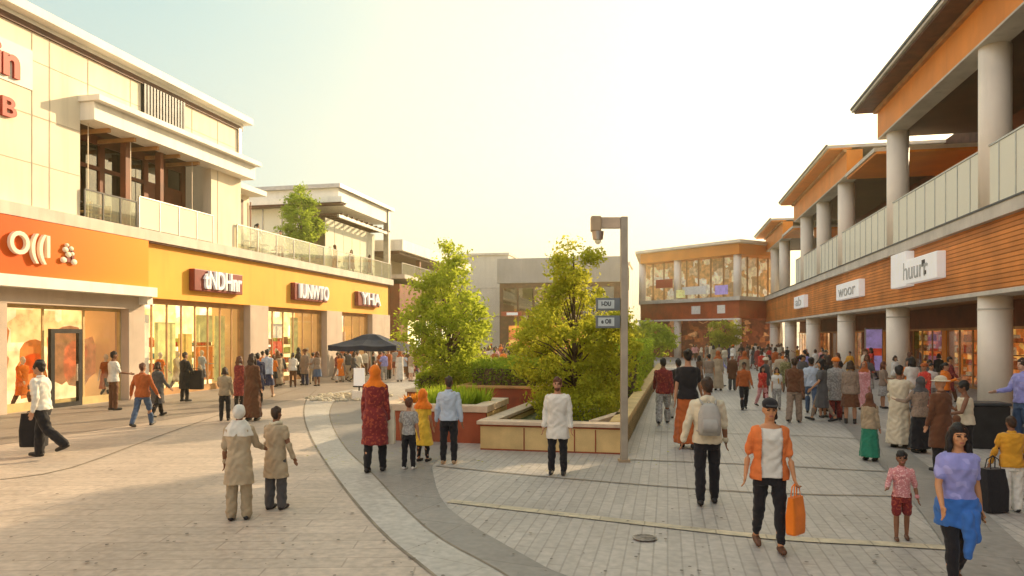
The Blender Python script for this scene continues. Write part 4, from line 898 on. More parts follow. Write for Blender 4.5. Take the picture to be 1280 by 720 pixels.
def vec(*a): return np.array(a, float)
def limb_dir(a, ab, sx): return vec(sx*math.sin(ab), -math.sin(a)*math.cos(ab), -math.cos(a)*math.cos(ab))
FEM = 0
def skeleton(p):
    fem = p.get('fem', 0); ch = p.get('child', 0)
    S = {'fem': fem, 'ch': ch}
    lean = R(p.get('lean', 0)); S['lean'] = lean
    hipz = .93; S['hipz'] = hipz
    sw = .185-.022*fem
    def sh(x, y, z):   # spine lean about the hips
        dz = z-hipz
        return vec(x, y-math.sin(lean)*dz, hipz+math.cos(lean)*dz) if dz > 0 else vec(x, y, z)
    S['sh'] = sh
    for sx, n in ((-1, 'R'), (1, 'L')):
        a, k = [R(q) for q in p.get('leg'+n, (0, 0))[:2]]; ab = R((p.get('leg'+n, (0, 0))+(0,))[2]) if len(p.get('leg'+n, (0, 0))) > 2 else R(1.5)
        h = vec(sx*.092, 0, .92); kn = h+limb_dir(a, ab, sx)*.43; an = kn+limb_dir(a-k, ab*.5, sx)*.41
        S['leg'+n] = (h, kn, an, a-k)
        aa = p.get('arm'+n, (5, 8, 12)); s, ab, el = R(aa[0]), R(aa[1]), R(aa[2]); inw = R(aa[3]) if len(aa) > 3 else 0
        sp = sh(sx*(sw-.011), .0, 1.405); e = sp+limb_dir(s, ab, sx)*.285; d = limb_dir(s+el, ab*.6-inw, sx); w_ = e+d*.255
        S['arm'+n] = (sp, e, w_, d)
    return S
def chain(mb, pts, rad, n=12):
    mb.tube(pts, rad, n)
    for q, r_ in zip(pts, rad): mb.ell(tuple(q), (r_*.995,)*3, n, 8)
TR = [(.80, .155, .112, .01), (.88, .172, .122, .012), (.96, .165, .118, .008), (1.08, .142, .104, 0), (1.20, .155, .112, 0), (1.32, .178, .122, .0), (1.41, .178, .105, .005), (1.455, .140, .080, .008), (1.485, .085, .068, .01)]
def torso(mb, S, z0, z1, inf, bottom=None, n=20, fold=None):
    fem = S['fem']; rings = []
    zz = [t[0] for t in TR]
    Z = sorted(set([z0, z1]+[z for z in zz if z0 < z < z1]))
    fo = []
    for z in Z:
        rx = np.interp(z, zz, [t[1] for t in TR]); ry = np.interp(z, zz, [t[2] for t in TR]); y = np.interp(z, zz, [t[3] for t in TR])
        if fem: rx *= np.interp(z, [.85, .95, 1.08, 1.3, 1.45], [1.04, 1.02, .88, .9, .9]); y -= np.interp(z, [1.15, 1.3, 1.4], [0, .018, 0]); ry *= np.interp(z, [.9, 1.1, 1.3, 1.4], [1, .92, 1.08, .98])
        if S['ch']: rx *= .88; ry *= 1.0
        c = S['sh'](0, y, z); rings.append((c[0], c[1], c[2], rx+inf, ry+inf)); fo.append(0)
    if bottom:    # flare below z0: list of (z, rx, ry)
        rings = [(0, .005, z, rx, ry) for z, rx, ry in bottom]+rings; fo = [fold or .02]*len(bottom)+fo
    mb.loft(rings, n, 2.3, fo)
def finalize(mb, name, vox, mats, wrinkle=0.0, smooth=3, seed=0, sel=None, dec=None):
    me = mb.mesh(name); o = bpy.data.objects.new(name, me); COL.objects.link(o)
    m = o.modifiers.new('r', 'REMESH'); m.mode = 'VOXEL'; m.voxel_size = vox
    if smooth: s = o.modifiers.new('s', 'SMOOTH'); s.factor = .5; s.iterations = smooth
    me2 = bpy.data.meshes.new_from_object(o.evaluated_get(bpy.context.evaluated_depsgraph_get()))
    COL.objects.unlink(o); bpy.data.objects.remove(o); bpy.data.meshes.remove(me); me2.name = name
    n = len(me2.vertices); co_ = np.empty(n*3, np.float32); me2.vertices.foreach_get('co', co_); co_ = co_.reshape(-1, 3).astype(float)
    if wrinkle:
        nr = np.empty(n*3, np.float32); me2.vertices.foreach_get('normal', nr); nr = nr.reshape(-1, 3)
        x, y, z = co_.T; q = seed*1.7
        w1 = np.sin(24*z+9*x+6*np.sin(11*x+q)+4*np.sin(9*y+q)); w2 = np.sin(34*x+20*y+5*np.sin(13*z+q)); w3 = np.sin(52*z-30*y+3*np.sin(21*x+q))
        co_ += nr*((w1*.5+w2*.35+w3*.25)*wrinkle)[:, None]*(1.35); me2.vertices.foreach_set('co', co_.astype(np.float32).ravel())
    me2.materials.clear()
    for q in mats: me2.materials.append(q)
    me2.polygons.foreach_set('use_smooth', [True]*len(me2.polygons))
    if sel and len(mats) > 1:
        nf = len(me2.polygons); ce = np.empty(nf*3, np.float32); me2.polygons.foreach_get('center', ce); ce = ce.reshape(-1, 3); me2.polygons.foreach_set('material_index', sel(ce).astype(np.int32))
    me2.update(); return me2
def body_mesh(S, p, vox, hero, mats):
    mb = MB(); torso(mb, S, .84, 1.485, 0)
    sh = S['sh']; hd = p.get('turn', 0)
    nk = sh(0, .012, 1.44); hc = sh(0, -.012, 1.648); chain(mb, [nk, sh(0, -.002, 1.56)], [.060, .053]); tilt = R(p.get('nod', 0)); S['hc'] = hc
    hs = 1.0+.22*S['ch']; S['hs'] = hs
    hb = MB(); hb.ell((0, .008, .022), (.077, .096, .112), 20, 14); hb.ell((0, -.028, -.048), (.056, .066, .066), 16, 10); hb.ell((0, -.050, -.085), (.032, .030, .028), 12, 8)
    hb.tube([(0, -.088, .035), (0, -.112, -.012)], [.009, .014], 8); hb.ell((0, -.112, -.014), (.015, .012, .010), 8, 6)
    hb.ell((0, -.080, .034), (.050, .018, .012), 12, 6); hb.ell((0, -.088, -.052), (.024, .010, .009), 10, 6)
    for s_ in (-1, 1): hb.ell((s_*.079, .006, .0), (.009, .020, .031), 10, 7); hb.ell((s_*.042, -.066, -.02), (.022, .016, .018), 10, 6)
    rot = Matrix.Rotation(R(hd), 3, 'Z') @ Matrix.Rotation(tilt, 3, 'X'); S['hrot'] = rot
    V = [tuple(rot @ (Vector(v)*hs)+Vector(hc)+Vector((0, 0, (hs-1)*.09))) for v in hb.v]; mb.add(V, hb.f)
    S['hpos'] = Vector(hc)+Vector((0, 0, (hs-1)*.09))
    for n, sx in (('R', -1), ('L', 1)):
        h, kn, an, a = S['leg'+n]; fk = .9+.06*S['fem'] if not S['ch'] else .85
        chain(mb, [h, h*.45+kn*.55, kn, kn*.62+an*.38+vec(0, .012, 0), an], [.080, .070*fk/.9, .053, .056*fk/.9, .036])
        d = vec(0, -math.cos(min(a, .5)*.6), math.sin(a)*.8 if a > 0 else math.sin(a)*.5); d /= np.linalg.norm(d)
        up = an+vec(0, 0, -.045); toe = up+d*.165; heel = up-d*.045; chain(mb, [heel, up+d*.05, toe], [.036, .040, .028])
        S['foot'+n] = (heel, up+d*.05, toe)
        s, e, w_, dd = S['arm'+n]; ak = 1-.14*S['fem']
        chain(mb, [s, s*.5+e*.5, e, e*.65+w_*.35, w_], [.052*ak, .047*ak, .041*ak, .041*ak, .027*ak])
        dd = dd/np.linalg.norm(dd); fw = vec(0, -1, 0); side = np.cross(dd, fw); side /= (np.linalg.norm(side)+1e-6); nrm = np.cross(side, dd)
        # palm faces the body: width axis = forward-ish, thickness axis = side
        wa = nrm; ta = side; pc_ = w_+dd*.05; S['hand'+n] = w_+dd*.085
        chain(mb, [w_, w_+dd*.03], [.025*ak, .026*ak])
        for k in range(4):
            o_ = (k-1.5)*.0185; L_ = (.072, .080, .075, .060)[k]; base = w_+dd*.02+wa*o_*.6; kb = w_+dd*.088+wa*o_
            curl = .35 if not p.get('grip'+n) else 1.15
            m_ = kb+(dd*math.cos(curl*.5)-ta*sx*math.sin(curl*.5)*(1))*L_*.5; tp = m_+(dd*math.cos(curl*1.5)-ta*sx*math.sin(curl*1.5))*L_*.5
            chain(mb, [base, kb, m_, tp], [.013, .0115, .0095, .0078] if hero else [.014, .013, .011, .009], 8)
        th0 = w_+dd*.025-wa*(-.022); t1 = th0+dd*.035+wa*.026; t2 = t1+dd*.035+wa*.004-ta*sx*.012; chain(mb, [w_+dd*.01, th0, t1, t2], [.014, .014, .012, .009], 8)
    hp, rt, hs_ = S['hpos'], S['hrot'], hs
    inv = np.array(rt.transposed())
    def sel(ce):
        L_ = (ce-np.array(hp)) @ inv.T/hs_
        idx = np.zeros(len(ce)); fr = L_[:, 1] < -.055
        eye = fr & (abs(abs(L_[:, 0])-.031) < .014) & (abs(L_[:, 2]-.012) < .0075); lip = (L_[:, 1] < -.075) & (abs(L_[:, 0]) < .022) & (abs(L_[:, 2]+.052) < .009)
        brow = fr & (abs(abs(L_[:, 0])-.032) < .019) & (abs(L_[:, 2]-.034) < .005)
        idx[eye | brow] = 1; idx[lip] = 2
        return idx
    return finalize(mb, 'body', vox, mats, 0, 2, sel=sel)
def sleeve(mb, S, n, inf, kind):
    s, e, w_, dd = S['arm'+n]; ak = 1-.14*S['fem']
    if kind == 'long': chain(mb, [s, s*.5+e*.5, e, w_-dd*.01], [(.053+inf), (.050*ak+inf), (.043*ak+inf*1.05), (.031+inf)])
    elif kind == 'short': chain(mb, [s, s*.35+e*.65], [(.053+inf), (.052*ak+inf)])
    elif kind == 'half': chain(mb, [s, e*.9+s*.1], [(.053+inf), (.048*ak+inf)])
    elif kind == 'none': mb.ell(tuple(s*.9+vec(0, 0, .12)), (.001,)*3, 6, 4)
def top_mesh(S, p, vox, m, seed):
    k = p['top']; mb = MB(); ch = S['ch']
    spec = dict(shirt=(.89, .027, 'long'), tee=(.89, .027, 'short'), tank=(.87, .030, 'none'), jacket=(.84, .032, 'long'), vest=(.90, .022, 'none'), hoodie=(.86, .036, 'long'), blouse=(.86, .030, 'half'),
                kurta=(.86, .026, 'long'), tunic=(.86, .030, 'long'), dress=(.90, .026, 'short'), coat=(.86, .034, 'long'), abaya=(.86, .03, 'long'))[k]
    z0, inf, sl = spec; b = None; fold = .02
    sp = max(abs(S['legR'][0][1]-S['legR'][2][1]), abs(S['legL'][2][1]))
    if k in ('kurta',): b = [(.56, .225, .165), (.72, .215, .155)]
    if k == 'tunic': b = [(.66, .22, .155), (.78, .21, .15)]
    if k == 'coat': b = [(.46, .225, .175), (.66, .215, .16)]
    if k == 'dress': b = [(.42, .27, .2), (.62, .23, .17), (.8, .2, .148)]; fold = .05
    if k == 'abaya': b = [(.09, .26, .21+sp*.3), (.4, .24, .19), (.7, .215, .155)]; fold = .06
    torso(mb, S, z0, 1.475 if k not in ('tank',) else 1.44, inf, b, 28, fold)
    for n in 'RL': sleeve(mb, S, n, inf*.45, sl)
    if k in ('hoodie', 'jacket', 'coat', 'shirt', 'kurta'):
        c = S['sh'](0, .012, 1.49); mb.loft([(c[0], c[1], c[2]-.03, .09, .078), (c[0], c[1]+.004, c[2]+.028, .066, .064)], 16)
    if k == 'hoodie': c = S['sh'](0, .085, 1.47); mb.ell(tuple(c), (.11, .055, .07))
    return finalize(mb, 'top', vox, [m], .006 if vox < .012 else .004, 3, seed)
def bottom_mesh(S, p, vox, m, seed):
    k = p['bottom']; mb = MB()
    if k in ('skirt', 'long_skirt'):
        zb = .10 if k == 'long_skirt' else .48; sp = max(abs(S['legR'][2][1]), abs(S['legL'][2][1]))
        mb.loft([(0, 0, zb, .25, .19+sp*.3), (0, 0, (zb+.9)/2, .225, .165+sp*.12), (0, .008, .88, .19, .138), (0, 0, 1.0, .165, .12)], 32, 2.2, [.07, .05, .01, 0])
    else:
        inf = dict(trousers=.017, leggings=.010, shorts=.022, wide=.03)[k]
        torso(mb, S, .775, 1.03, .012 if k == 'leggings' else .010)
        for n in 'RL':
            h, kn, an, a = S['leg'+n]
            if k == 'shorts': chain(mb, [h, h*.2+kn*.8], [.084+inf*.6, .074+inf])
            else:
                an2 = an*.97+kn*.03 if k != 'leggings' else an*.9+kn*.1; an2 = an2-vec(0, 0, .012) if k != 'leggings' else an2
                chain(mb, [h, h*.45+kn*.55, kn, kn*.6+an*.4, an2], [.083+inf*.4, .076+inf, .058+inf, .056+inf*(1.1 if k != 'leggings' else 1), (.044 if k != 'leggings' else .036)+inf*(1.3 if k == 'wide' else .9)])
    return finalize(mb, k if k != 'wide' else 'trousers', vox, [m], .006 if vox < .012 else .004, 3, seed+3)
def hair_mesh(S, p, vox, m):
    k = p['hair']; hp, rt, hs = S['hpos'], S['hrot'], S['hs']; mb = MB()
    if k in ('short', 'long', 'ponytail', 'bob', 'bun', 'curly'):
        mb.ell((0, .008, .044), (.0865, .098, .098), 18, 12); mb.ell((0, .05, .02), (.078, .062, .09), 14, 9)
        if k == 'short': mb.ell((0, .045, .0), (.076, .062, .08), 14, 9)
        if k == 'curly': mb.ell((0, .02, .07), (.10, .10, .09), 14, 9)
        if k in ('long', 'bob'):
            zl = -.30 if k == 'long' else -.1
            mb.loft([(0, .085, zl, .085, .032), (0, .075, -.1, .095, .05), (0, .05, .03, .085, .06)], 14)
            for s_ in (-1, 1): chain(mb, [vec(s_*.074, -.01, .05), vec(s_*.088, -.01, -.08), vec(s_*.10, -.035, zl)], [.028, .030, .022])
        if k == 'ponytail': chain(mb, [vec(0, .10, .06), vec(.03, .15, .02), vec(.06, .16, -.10), vec(.075, .14, -.19)], [.035, .042, .036, .014])
        if k == 'bun': mb.ell((0, .10, .08), (.045, .045, .045))
    if k == 'cap_pony':
        mb.ell((0, .015, .055), (.088, .098, .085), 18, 12); chain(mb, [vec(0, .10, .05), vec(.05, .15, 0), vec(.085, .14, -.11), vec(.08, .11, -.18)], [.04, .05, .045, .02])
    V = [tuple(rt @ (Vector(v)*hs)+hp) for v in mb.v]; mb.v = V
    return finalize(mb, 'hair', vox, [m], .0075, 1, 5)
def person(p, x, y, height, rz, label, hero=True, name='person', group=None):
    e_ = empty(name, (x, y, 0), rz, label, 'person', group)
    S = skeleton(p); vox = .0085 if hero == 2 else (.011 if hero else .020)
    seed = p.get('seed', 0); parts_ = []
    bm_ = body_mesh(S, p, min(vox, .012) if hero else .017, hero, [SK[p.get('skin', 'warm')], EYE, LIP])
    minz = min(S['foot'+n][i][2]-(.036, .04, .028)[i] for n in 'RL' for i in range(3))-.006
    k = height/1.77
    def put(me, nm, parent=None):
        o = bpy.data.objects.new(nm, me); COL.objects.link(o); o.parent = parent or e_
        if parent is None: o.scale = (k, k, k); o.location = (0, 0, -minz*k)
        parts_.append(o); return o
    put(bm_, 'body')
    if 'bottom' in p: put(bottom_mesh(S, p, vox, CL[p['bc']], seed), {'wide': 'trousers', 'long_skirt': 'skirt'}.get(p['bottom'], p['bottom']))
    t = put(top_mesh(S, p, vox, CL[p['tc']], seed), {'tee': 'shirt', 'tank': 'tank_top'}.get(p['top'], p['top']))
    for n in 'RL':
        h_, m_, t_ = S['foot'+n]; mb = MB(); chain(mb, [h_+vec(0, 0, -.0), m_, t_], [.043, .047, .035]); an = S['leg'+n][2]
        if p.get('boots'): chain(mb, [m_*.5+h_*.5, an+vec(0, 0, .05)], [.045, .05])
        put(finalize(mb, 'shoe', .012 if hero else .02, [SHOE[p.get('sc', 'black')]], 0, 1), 'shoe')
    hk = p.get('hair')
    if hk in ('short', 'long', 'ponytail', 'bob', 'bun', 'curly', 'cap_pony'): put(hair_mesh(S, p, min(vox, .012), HAIR[p.get('hc', 'black')]), 'hair')
    hp, rt, hs = S['hpos'], S['hrot'], S['hs']
    def headpart(mb, nm, m, v_=None, wr=.003):
        mb.v = [tuple(rt @ (Vector(q)*hs)+hp) for q in mb.v]; return put(finalize(mb, nm, v_ or min(vox, .014), [m], wr, 3, seed), nm)
    if hk == 'hijab':
        mb = MB(); mb.ell((0, .032, .022), (.100, .108, .128), 20, 14); mb.loft([(0, .01, -.27, .21, .135), (0, .012, -.2, .19, .13), (0, .015, -.12, .11, .095), (0, .02, -.04, .09, .095)], 24, 2.2, [.05, .04, .02, 0])
        headpart(mb, 'headscarf', CL[p.get('hcl', 'orange')], wr=.005)
    if hk == 'shawl':
        mb = MB(); mb.ell((0, .03, .03), (.098, .104, .118), 20, 14); mb.loft([(0, .02, -.34, .22, .145), (0, .02, -.22, .2, .135), (0, .03, -.1, .1, .09)], 24, 2.2, [.05, .04, .02]); chain(mb, [vec(-.05, -.1, -.18), vec(-.07, -.14, -.4), vec(-.08, -.14, -.55)], [.05, .04, .03]); chain(mb, [vec(.08, -.08, -.18), vec(.1, -.13, -.42)], [.05, .035])
        headpart(mb, 'headscarf', CL[p.get('hcl', 'white')], wr=.005)
    if hk == 'turban':
        mb = MB(); mb.ell((0, .012, .085), (.115, .125, .075), 20, 12); mb.tube([(math.cos(a)*.1, .012+math.sin(a)*.112, .055) for a in np.linspace(0, 2*math.pi, 18)], .03, 8); headpart(mb, 'turban', CL[p.get('hcl', 'cream')], wr=.004)
    if hk in ('cap', 'cap_pony'):
        mb = MB(); mb.ell((0, .004, .075), (.092, .104, .072), 18, 12); mb.loft([(0, -.11, .072, .07, .065), (0, -.11, .082, .066, .062)], 18); headpart(mb, 'cap', CL[p.get('hcl', 'black')], .009, 0)
    if p.get('beard'):
        mb = MB(); mb.ell((0, -.045, -.075), (.052, .052, .050), 14, 9); me = headpart(mb, 'beard', HAIR[p.get('hc', 'brown')], .009, .002)
    if hk == 'sunhat':
        mb = MB(); mb.ell((0, .01, .085), (.105, .11, .07), 18, 12); mb.cyl(0, .01, .045, .06, .17, 24); headpart(mb, 'hat', CL[p.get('hcl', 'cream')], .01, 0)
    if p.get('scarf'):
        c = S['sh'](0, .0, 1.50); mb = MB(); mb.tube([(c[0]+math.cos(a)*.085, c[1]+math.sin(a)*.078, c[2]+.01*math.sin(3*a)) for a in np.linspace(0, 2*math.pi, 20)], .035, 10); chain(mb, [c+vec(.03, -.09, -.02), c+vec(.04, -.15, -.2), c+vec(.05, -.14, -.38)], [.03, .035, .02])
        put(finalize(mb, 'scarf', .01, [CL[p['scarf']]], .003, 2, 1), 'scarf')
    if p.get('waist_scarf'):
        mb = MB(); torso(mb, S, .84, 1.0, .045, [(.70, .215, .17)], 28, .05); chain(mb, [vec(.02, -.15, .84), vec(.03, -.19, .62), vec(.02, -.18, .42)], [.06, .065, .04])
        chain(mb, [vec(.1, -.13, .84), vec(.1, -.18, .6)], [.06, .04]); put(finalize(mb, 'waist_scarf', vox, [CL[p['waist_scarf']]], .008, 3, 2), 'waist_scarf')
    if p.get('open_coat'):
        mb = MB(); torso(mb, S, p.get('oc_z', .72), 1.455, .050, None, 28, .04)
        for n in 'RL': sleeve(mb, S, n, .014, 'half')
        me = finalize(mb, 'coat', vox, [CL[p['open_coat']]], .005, 3, 4)
        bm = bmesh.new(); bm.from_mesh(me); bmesh.ops.delete(bm, geom=[f for f in bm.faces if f.calc_center_median().y < -.0 and abs(f.calc_center_median().x) < .118], context='FACES'); bm.to_mesh(me); bm.free()
        put(me, 'coat')
    e_['k'] = k; SREC[e_.name] = (S, k, minz, x, y, rz); KIDS[e_.name] = parts_
    del e_['k']
    return e_
SREC = {}
def hand_world(e_, n, dz=0):
    S, k, minz, x, y, rz = SREC[e_.name]; h = S['hand'+n]*k; c, s_ = math.cos(rz), math.sin(rz)
    return (x+h[0]*c-h[1]*s_, y+h[0]*s_+h[1]*c, (h[2]-minz*k)+dz)
def back_world(e_, off=.2, z=1.22, side=0):
    S, k, minz, x, y, rz = SREC[e_.name]; h = S['sh'](side, off, z)*k; c, s_ = math.cos(rz), math.sin(rz)
    return (x+h[0]*c-h[1]*s_, y+h[0]*s_+h[1]*c, h[2]-minz*k)
def bag(at, w_, h, d, m, label, name='shopping_bag', rz=0, strap=.2, soft=True):
    """hangs from the point `at` by its handles"""
    e_ = empty(name, (at[0], at[1], at[2]-strap-h), rz, label, 'bag')
    mb = MB(); mb.loft([(0, 0, 0, w_*.46, d*.46), (0, 0, .02, w_*.5, d*.5), (0, 0, h*.5, w_*.52, d*.52), (0, 0, h, w_*.46, d*.30)], 16, 6); mb.build('bag_body', m, e_, smooth=False)
    for s_ in (-1, 1):
        hb = MB(); hb.tube([(-w_*.25, s_*d*.2, h-.02), (-w_*.2, s_*d*.12, h+strap*.7), (0, 0, h+strap), (w_*.2, s_*d*.12, h+strap*.7), (w_*.25, s_*d*.2, h-.02)], .008, 6); hb.build('handle', m, e_)
    return e_
def backpack(e_, m, label, k=1.0):
    S, kk, minz, x, y, rz = SREC[e_.name]
    at = back_world(e_, .235, 1.0); b = empty('backpack', at, rz, label, 'backpack')
    mb = MB(); mb.loft([(0, 0, 0, .15, .085), (0, .01, .08, .165, .11), (0, .01, .3, .16, .10), (0, 0, .42, .12, .075), (0, -.01, .46, .06, .05)], 20, 3.2); b1 = mb.build('bag_body', m, b, smooth=True)
    mb = MB(); mb.loft([(0, .105, .05, .11, .03), (0, .12, .12, .12, .035), (0, .105, .24, .10, .02)], 16, 3.5); mb.build('pocket', m, b, smooth=True)
    for s_ in (-1, 1):
        mb = MB(); mb.tube([(s_*.09, -.03, .44), (s_*.115, -.17, .50), (s_*.13, -.30, .46), (s_*.13, -.40, .30), (s_*.15, -.36, .12), (s_*.155, -.16, .04), (s_*.13, -.04, .04)], .016, 8); mb.build('strap', m, b, smooth=True)
    mb = MB(); mb.tube([(-.03, -.04, .45), (0, -.04, .50), (.03, -.04, .45)], .008, 6); mb.build('loop', m, b); return b

FRONT, AWAY, LFT, RGT = 0, math.pi, -math.pi/2, math.pi/2   # RGT: facing +X
def ph(vf, vh): return (vf-vh)*CAMH/(vf-HOR)
WALK = dict(legR=(22, 8), legL=(-16, 14), armR=(-18, 8, 12), armL=(22, 8, 22))
WALK2 = dict(legL=(20, 6), legR=(-14, 16), armL=(-16, 8, 14), armR=(20, 8, 24))
STAND = dict(legR=(2, 2), legL=(-2, 1), armR=(4, 7, 10), armL=(2, 8, 14))
def P(base, **k): d = dict(base); d.update(k); return d
def put_person(u, vf, vh, rz, label, p, hero=True):
    x, y = ground(u, vf); return person(p, x, y, ph(vf, vh)*1.0, rz+0.0, label, hero)
H = {}
def hp_(key, *a, **k): H[key] = put_person(*a, **k); return H[key]
# ---- foreground, right
hp_('tank', 962, 688, 500, R(4), 'woman in cap, orange open jacket, white tank top and black trousers walking forward', P(WALK2, top='tank', tc='white', bottom='leggings', bc='black', hair='cap_pony', skin='warm', fem=1, armR=(-14, 16, 30), armL=(10, 12, 10), gripL=1, open_coat='coral', oc_z=.84, sc='brown', nod=8, legL=(8, 4), legR=(-10, 14), seed=1), hero=2)
bag(hand_world(H['tank'], 'L', .02), .26, .42, .12, CL['orange'], 'orange shopping bag held by the woman in the white tank top', rz=.9, strap=.16)
hp_('bluev', 1197, 738, 530, R(6), 'woman with long black hair, lilac top and blue cloth tied round the waist', P(WALK, top='tee', tc='lilac', bottom='leggings', bc='black', hair='long', skin='warm', fem=1, waist_scarf='blue', legR=(14, 10), legL=(-8, 20), armR=(12, 14, 30), armL=(-10, 12, 14), sc='brown', nod=6, scarf=None, seed=2), hero=2)
hp_('child', 1127, 675, 567, R(-8), 'small child in pink top and dark shorts walking alone', P(WALK2, top='shirt', tc='pink', bottom='shorts', bc='maroon', hair='short', skin='brown', child=1, armR=(20, 18, 60), armL=(-10, 14, 30), legR=(10, 6), legL=(-6, 6), sc='brown', seed=3), hero=2)
hp_('pack', 884, 630, 473, AWAY+R(4), 'man in loose cream jacket and black trousers walking away with a grey backpack', P(WALK, top='hoodie', tc='cream', bottom='trousers', bc='black', hair='short', hc='brown', skin='brown', legR=(8, 4), legL=(-8, 6), armL=(-5, 20, 15), armR=(5, 12, 12), seed=4), hero=2)
backpack(H['pack'], CL['stone'], 'grey backpack on the back of the man in the cream jacket')
hp_('orangedress', 860, 560, 438, AWAY-R(8), 'person in dark top and long orange skirt walking beside the planter wall', P(WALK2, top='tee', tc='black', bottom='long_skirt', bc='rust', hair='bun', skin='tan', fem=1, legL=(8, 4), legR=(-8, 10), seed=5), hero=1)
hp_('white_kurta', 697, 593, 473, R(2), 'bearded man in loose white shirt standing before the stone planter', P(STAND, top='tunic', tc='white', bottom='trousers', bc='black', hair='short', hc='auburn', beard=1, skin='tan', armR=(0, 10, 10), armL=(0, 10, 12), legR=(0, 0, 2), legL=(2, 2, 2), seed=6), hero=2)
# ---- pair, left of centre
hp_('suit_scarf', 299, 650, 508, AWAY+R(18), 'person in beige suit with white scarf over head, left one of the beige pair', P(STAND, top='kurta', tc='beige', bottom='wide', bc='khaki', hair='shawl', hcl='white', skin='brown', armR=(25, 12, 45), armL=(5, 10, 14), seed=7), hero=2)
hp_('tunic', 345, 637, 510, AWAY-R(6), 'man in long beige tunic and grey trousers, right one of the beige pair', P(STAND, top='kurta', tc='beige', bottom='wide', bc='dark_grey', hair='short', hc='brown', skin='brown', scarf='cream', armL=(8, 10, 22), armR=(6, 12, 16), seed=8), hero=2)
bag(hand_world(H['tunic'], 'L', .0), .12, .42, .06, CL['white'], 'white cloth bag hanging between the beige pair', rz=0, strap=.08)
# ---- family
hp_('mum', 469, 590, 458, AWAY+R(10), 'woman in orange headscarf and long dark maroon coat at the left end of the family', P(STAND, top='coat', tc='maroon', bottom='trousers', bc='black', hair='hijab', hcl='orange', skin='tan', fem=1, legR=(8, 4), legL=(-5, 6), seed=9), hero=2)
hp_('kid1', 511, 587, 500, AWAY, 'child in grey and white patterned top with dark trousers beside the family', P(STAND, top='tee', tc='grey', bottom='trousers', bc='black', hair='short', hc='auburn', skin='tan', child=1, sc='white', seed=10), hero=1)
hp_('kid2', 529, 577, 490, AWAY-R(12), 'child in orange headscarf and yellow dress beside the family', P(STAND, top='dress', tc='yellow', bottom='leggings', bc='black', hair='hijab', hcl='orange', skin='tan', child=1, fem=1, armR=(5, 8, 12), seed=11), hero=1)
hp_('vest', 561, 580, 472, AWAY+R(5), 'man in pale blue shirt and dark green trousers standing at the red planter', P(STAND, top='shirt', tc='light_blue', bottom='trousers', bc='black', hair='short', hc='brown', skin='brown', waist_scarf=None, armR=(-5, 12, 10), armL=(-4, 12, 12), sc='tan', seed=12), hero=1)
b_ = hand_world(H['mum'], 'R', .25); bag((b_[0]-.0, b_[1]-.0, b_[2]+.1), .24, .62, .1, CL['cream'], 'long cream cloth bag hanging beside the woman in the orange headscarf', rz=0, strap=.1)
# ---- left shoppers
hp_('shirtman', 52, 572, 452, LFT+R(15), 'man in white shirt and wide dark trousers striding left past the door', P(WALK, top='shirt', tc='white', bottom='wide', bc='black', hair='curly', skin='tan', legR=(12, 10), legL=(-22, 30), armL=(-10, 8, 20), armR=(14, 8, 20), lean=3, seed=13), hero=2)
bag(hand_world(H['shirtman'], 'R', .0), .50, .70, .22, CL['black'], 'large black bag carried by the man in the white shirt', rz=R(20), strap=.06)
hp_('window1', 142, 513, 440, AWAY-R(30), 'woman in white blouse and dark trousers waiting beside the glowing window', P(STAND, top='blouse', tc='white', bottom='trousers', bc='brown', hair='short', skin='brown', fem=1, armR=(20, 12, 60), seed=14), hero=1)
hp_('orangejkt', 178, 533, 453, AWAY+R(8), 'person in rust orange jacket and blue jeans walking away', P(WALK, top='jacket', tc='rust', bottom='trousers', bc='denim', hair='short', hc='auburn', skin='tan', armL=(-10, 20, 20), armR=(10, 20, 20), seed=15), hero=1)
hp_('dkcomp', 197, 521, 452, AWAY-R(12), 'person in dark grey coat walking right next to the rust orange jacket', P(WALK2, top='coat', tc='dark_grey', bottom='trousers', bc='black', hair='bob', hc='brown', skin='tan', fem=1, seed=16), hero=1)
hp_('darkbag', 231, 502, 441, R(160), 'person in long black coat in front of the pale shop window', P(STAND, top='coat', tc='black', bottom='trousers', bc='black', hair='short', hc='brown', skin='tan', armR=(10, 25, 20), armL=(5, 12, 16), seed=17), hero=1)
bag(hand_world(H['darkbag'], 'R', .35), .55, .72, .2, CL['black'], 'square black garment bag beside the long black coat', rz=0, strap=.08)
hp_('beigeback', 281, 526, 460, AWAY+R(20), 'person in khaki shirt and dark trousers, left of the dark clustered group', P(STAND, top='jacket', tc='khaki', bottom='trousers', bc='black', hair='bob', hc='brown', skin='tan', armL=(30, 10, 50), seed=18), hero=1)
hp_('brownlong', 315, 526, 443, AWAY, 'tall person in long brown coat amid the clustered group', P(STAND, top='abaya', tc='brown', hair='long', hc='brown', skin='tan', fem=1, seed=19), hero=1)
hp_('pinkish', 299, 512, 446, AWAY-R(20), 'person in maroon coat with cream scarf amid the clustered group', P(STAND, top='coat', tc='maroon', bottom='trousers', bc='black', hair='long', hc='auburn', skin='light', fem=1, scarf='cream', seed=20), hero=1)
hp_('navyback', 322, 505, 442, AWAY+R(30), 'person in navy coat at the right edge of the clustered group', P(STAND, top='coat', tc='navy', bottom='trousers', bc='black', hair='short', skin='tan', seed=21), hero=1)
hp_('bluewhite', 334, 497, 436, AWAY+R(10), 'person in light blue shirt and navy skirt walking toward the shop windows', P(WALK, top='shirt', tc='light_blue', bottom='skirt', bc='navy', hair='short', skin='light', fem=1, sc='tan', seed=22), hero=1)
hp_('darkw', 373, 478, 434, LFT, 'person in black dress before the pillar of the yellow shops', P(WALK, top='dress', tc='black', bottom='leggings', bc='black', hair='long', skin='tan', fem=1, seed=23), hero=1)
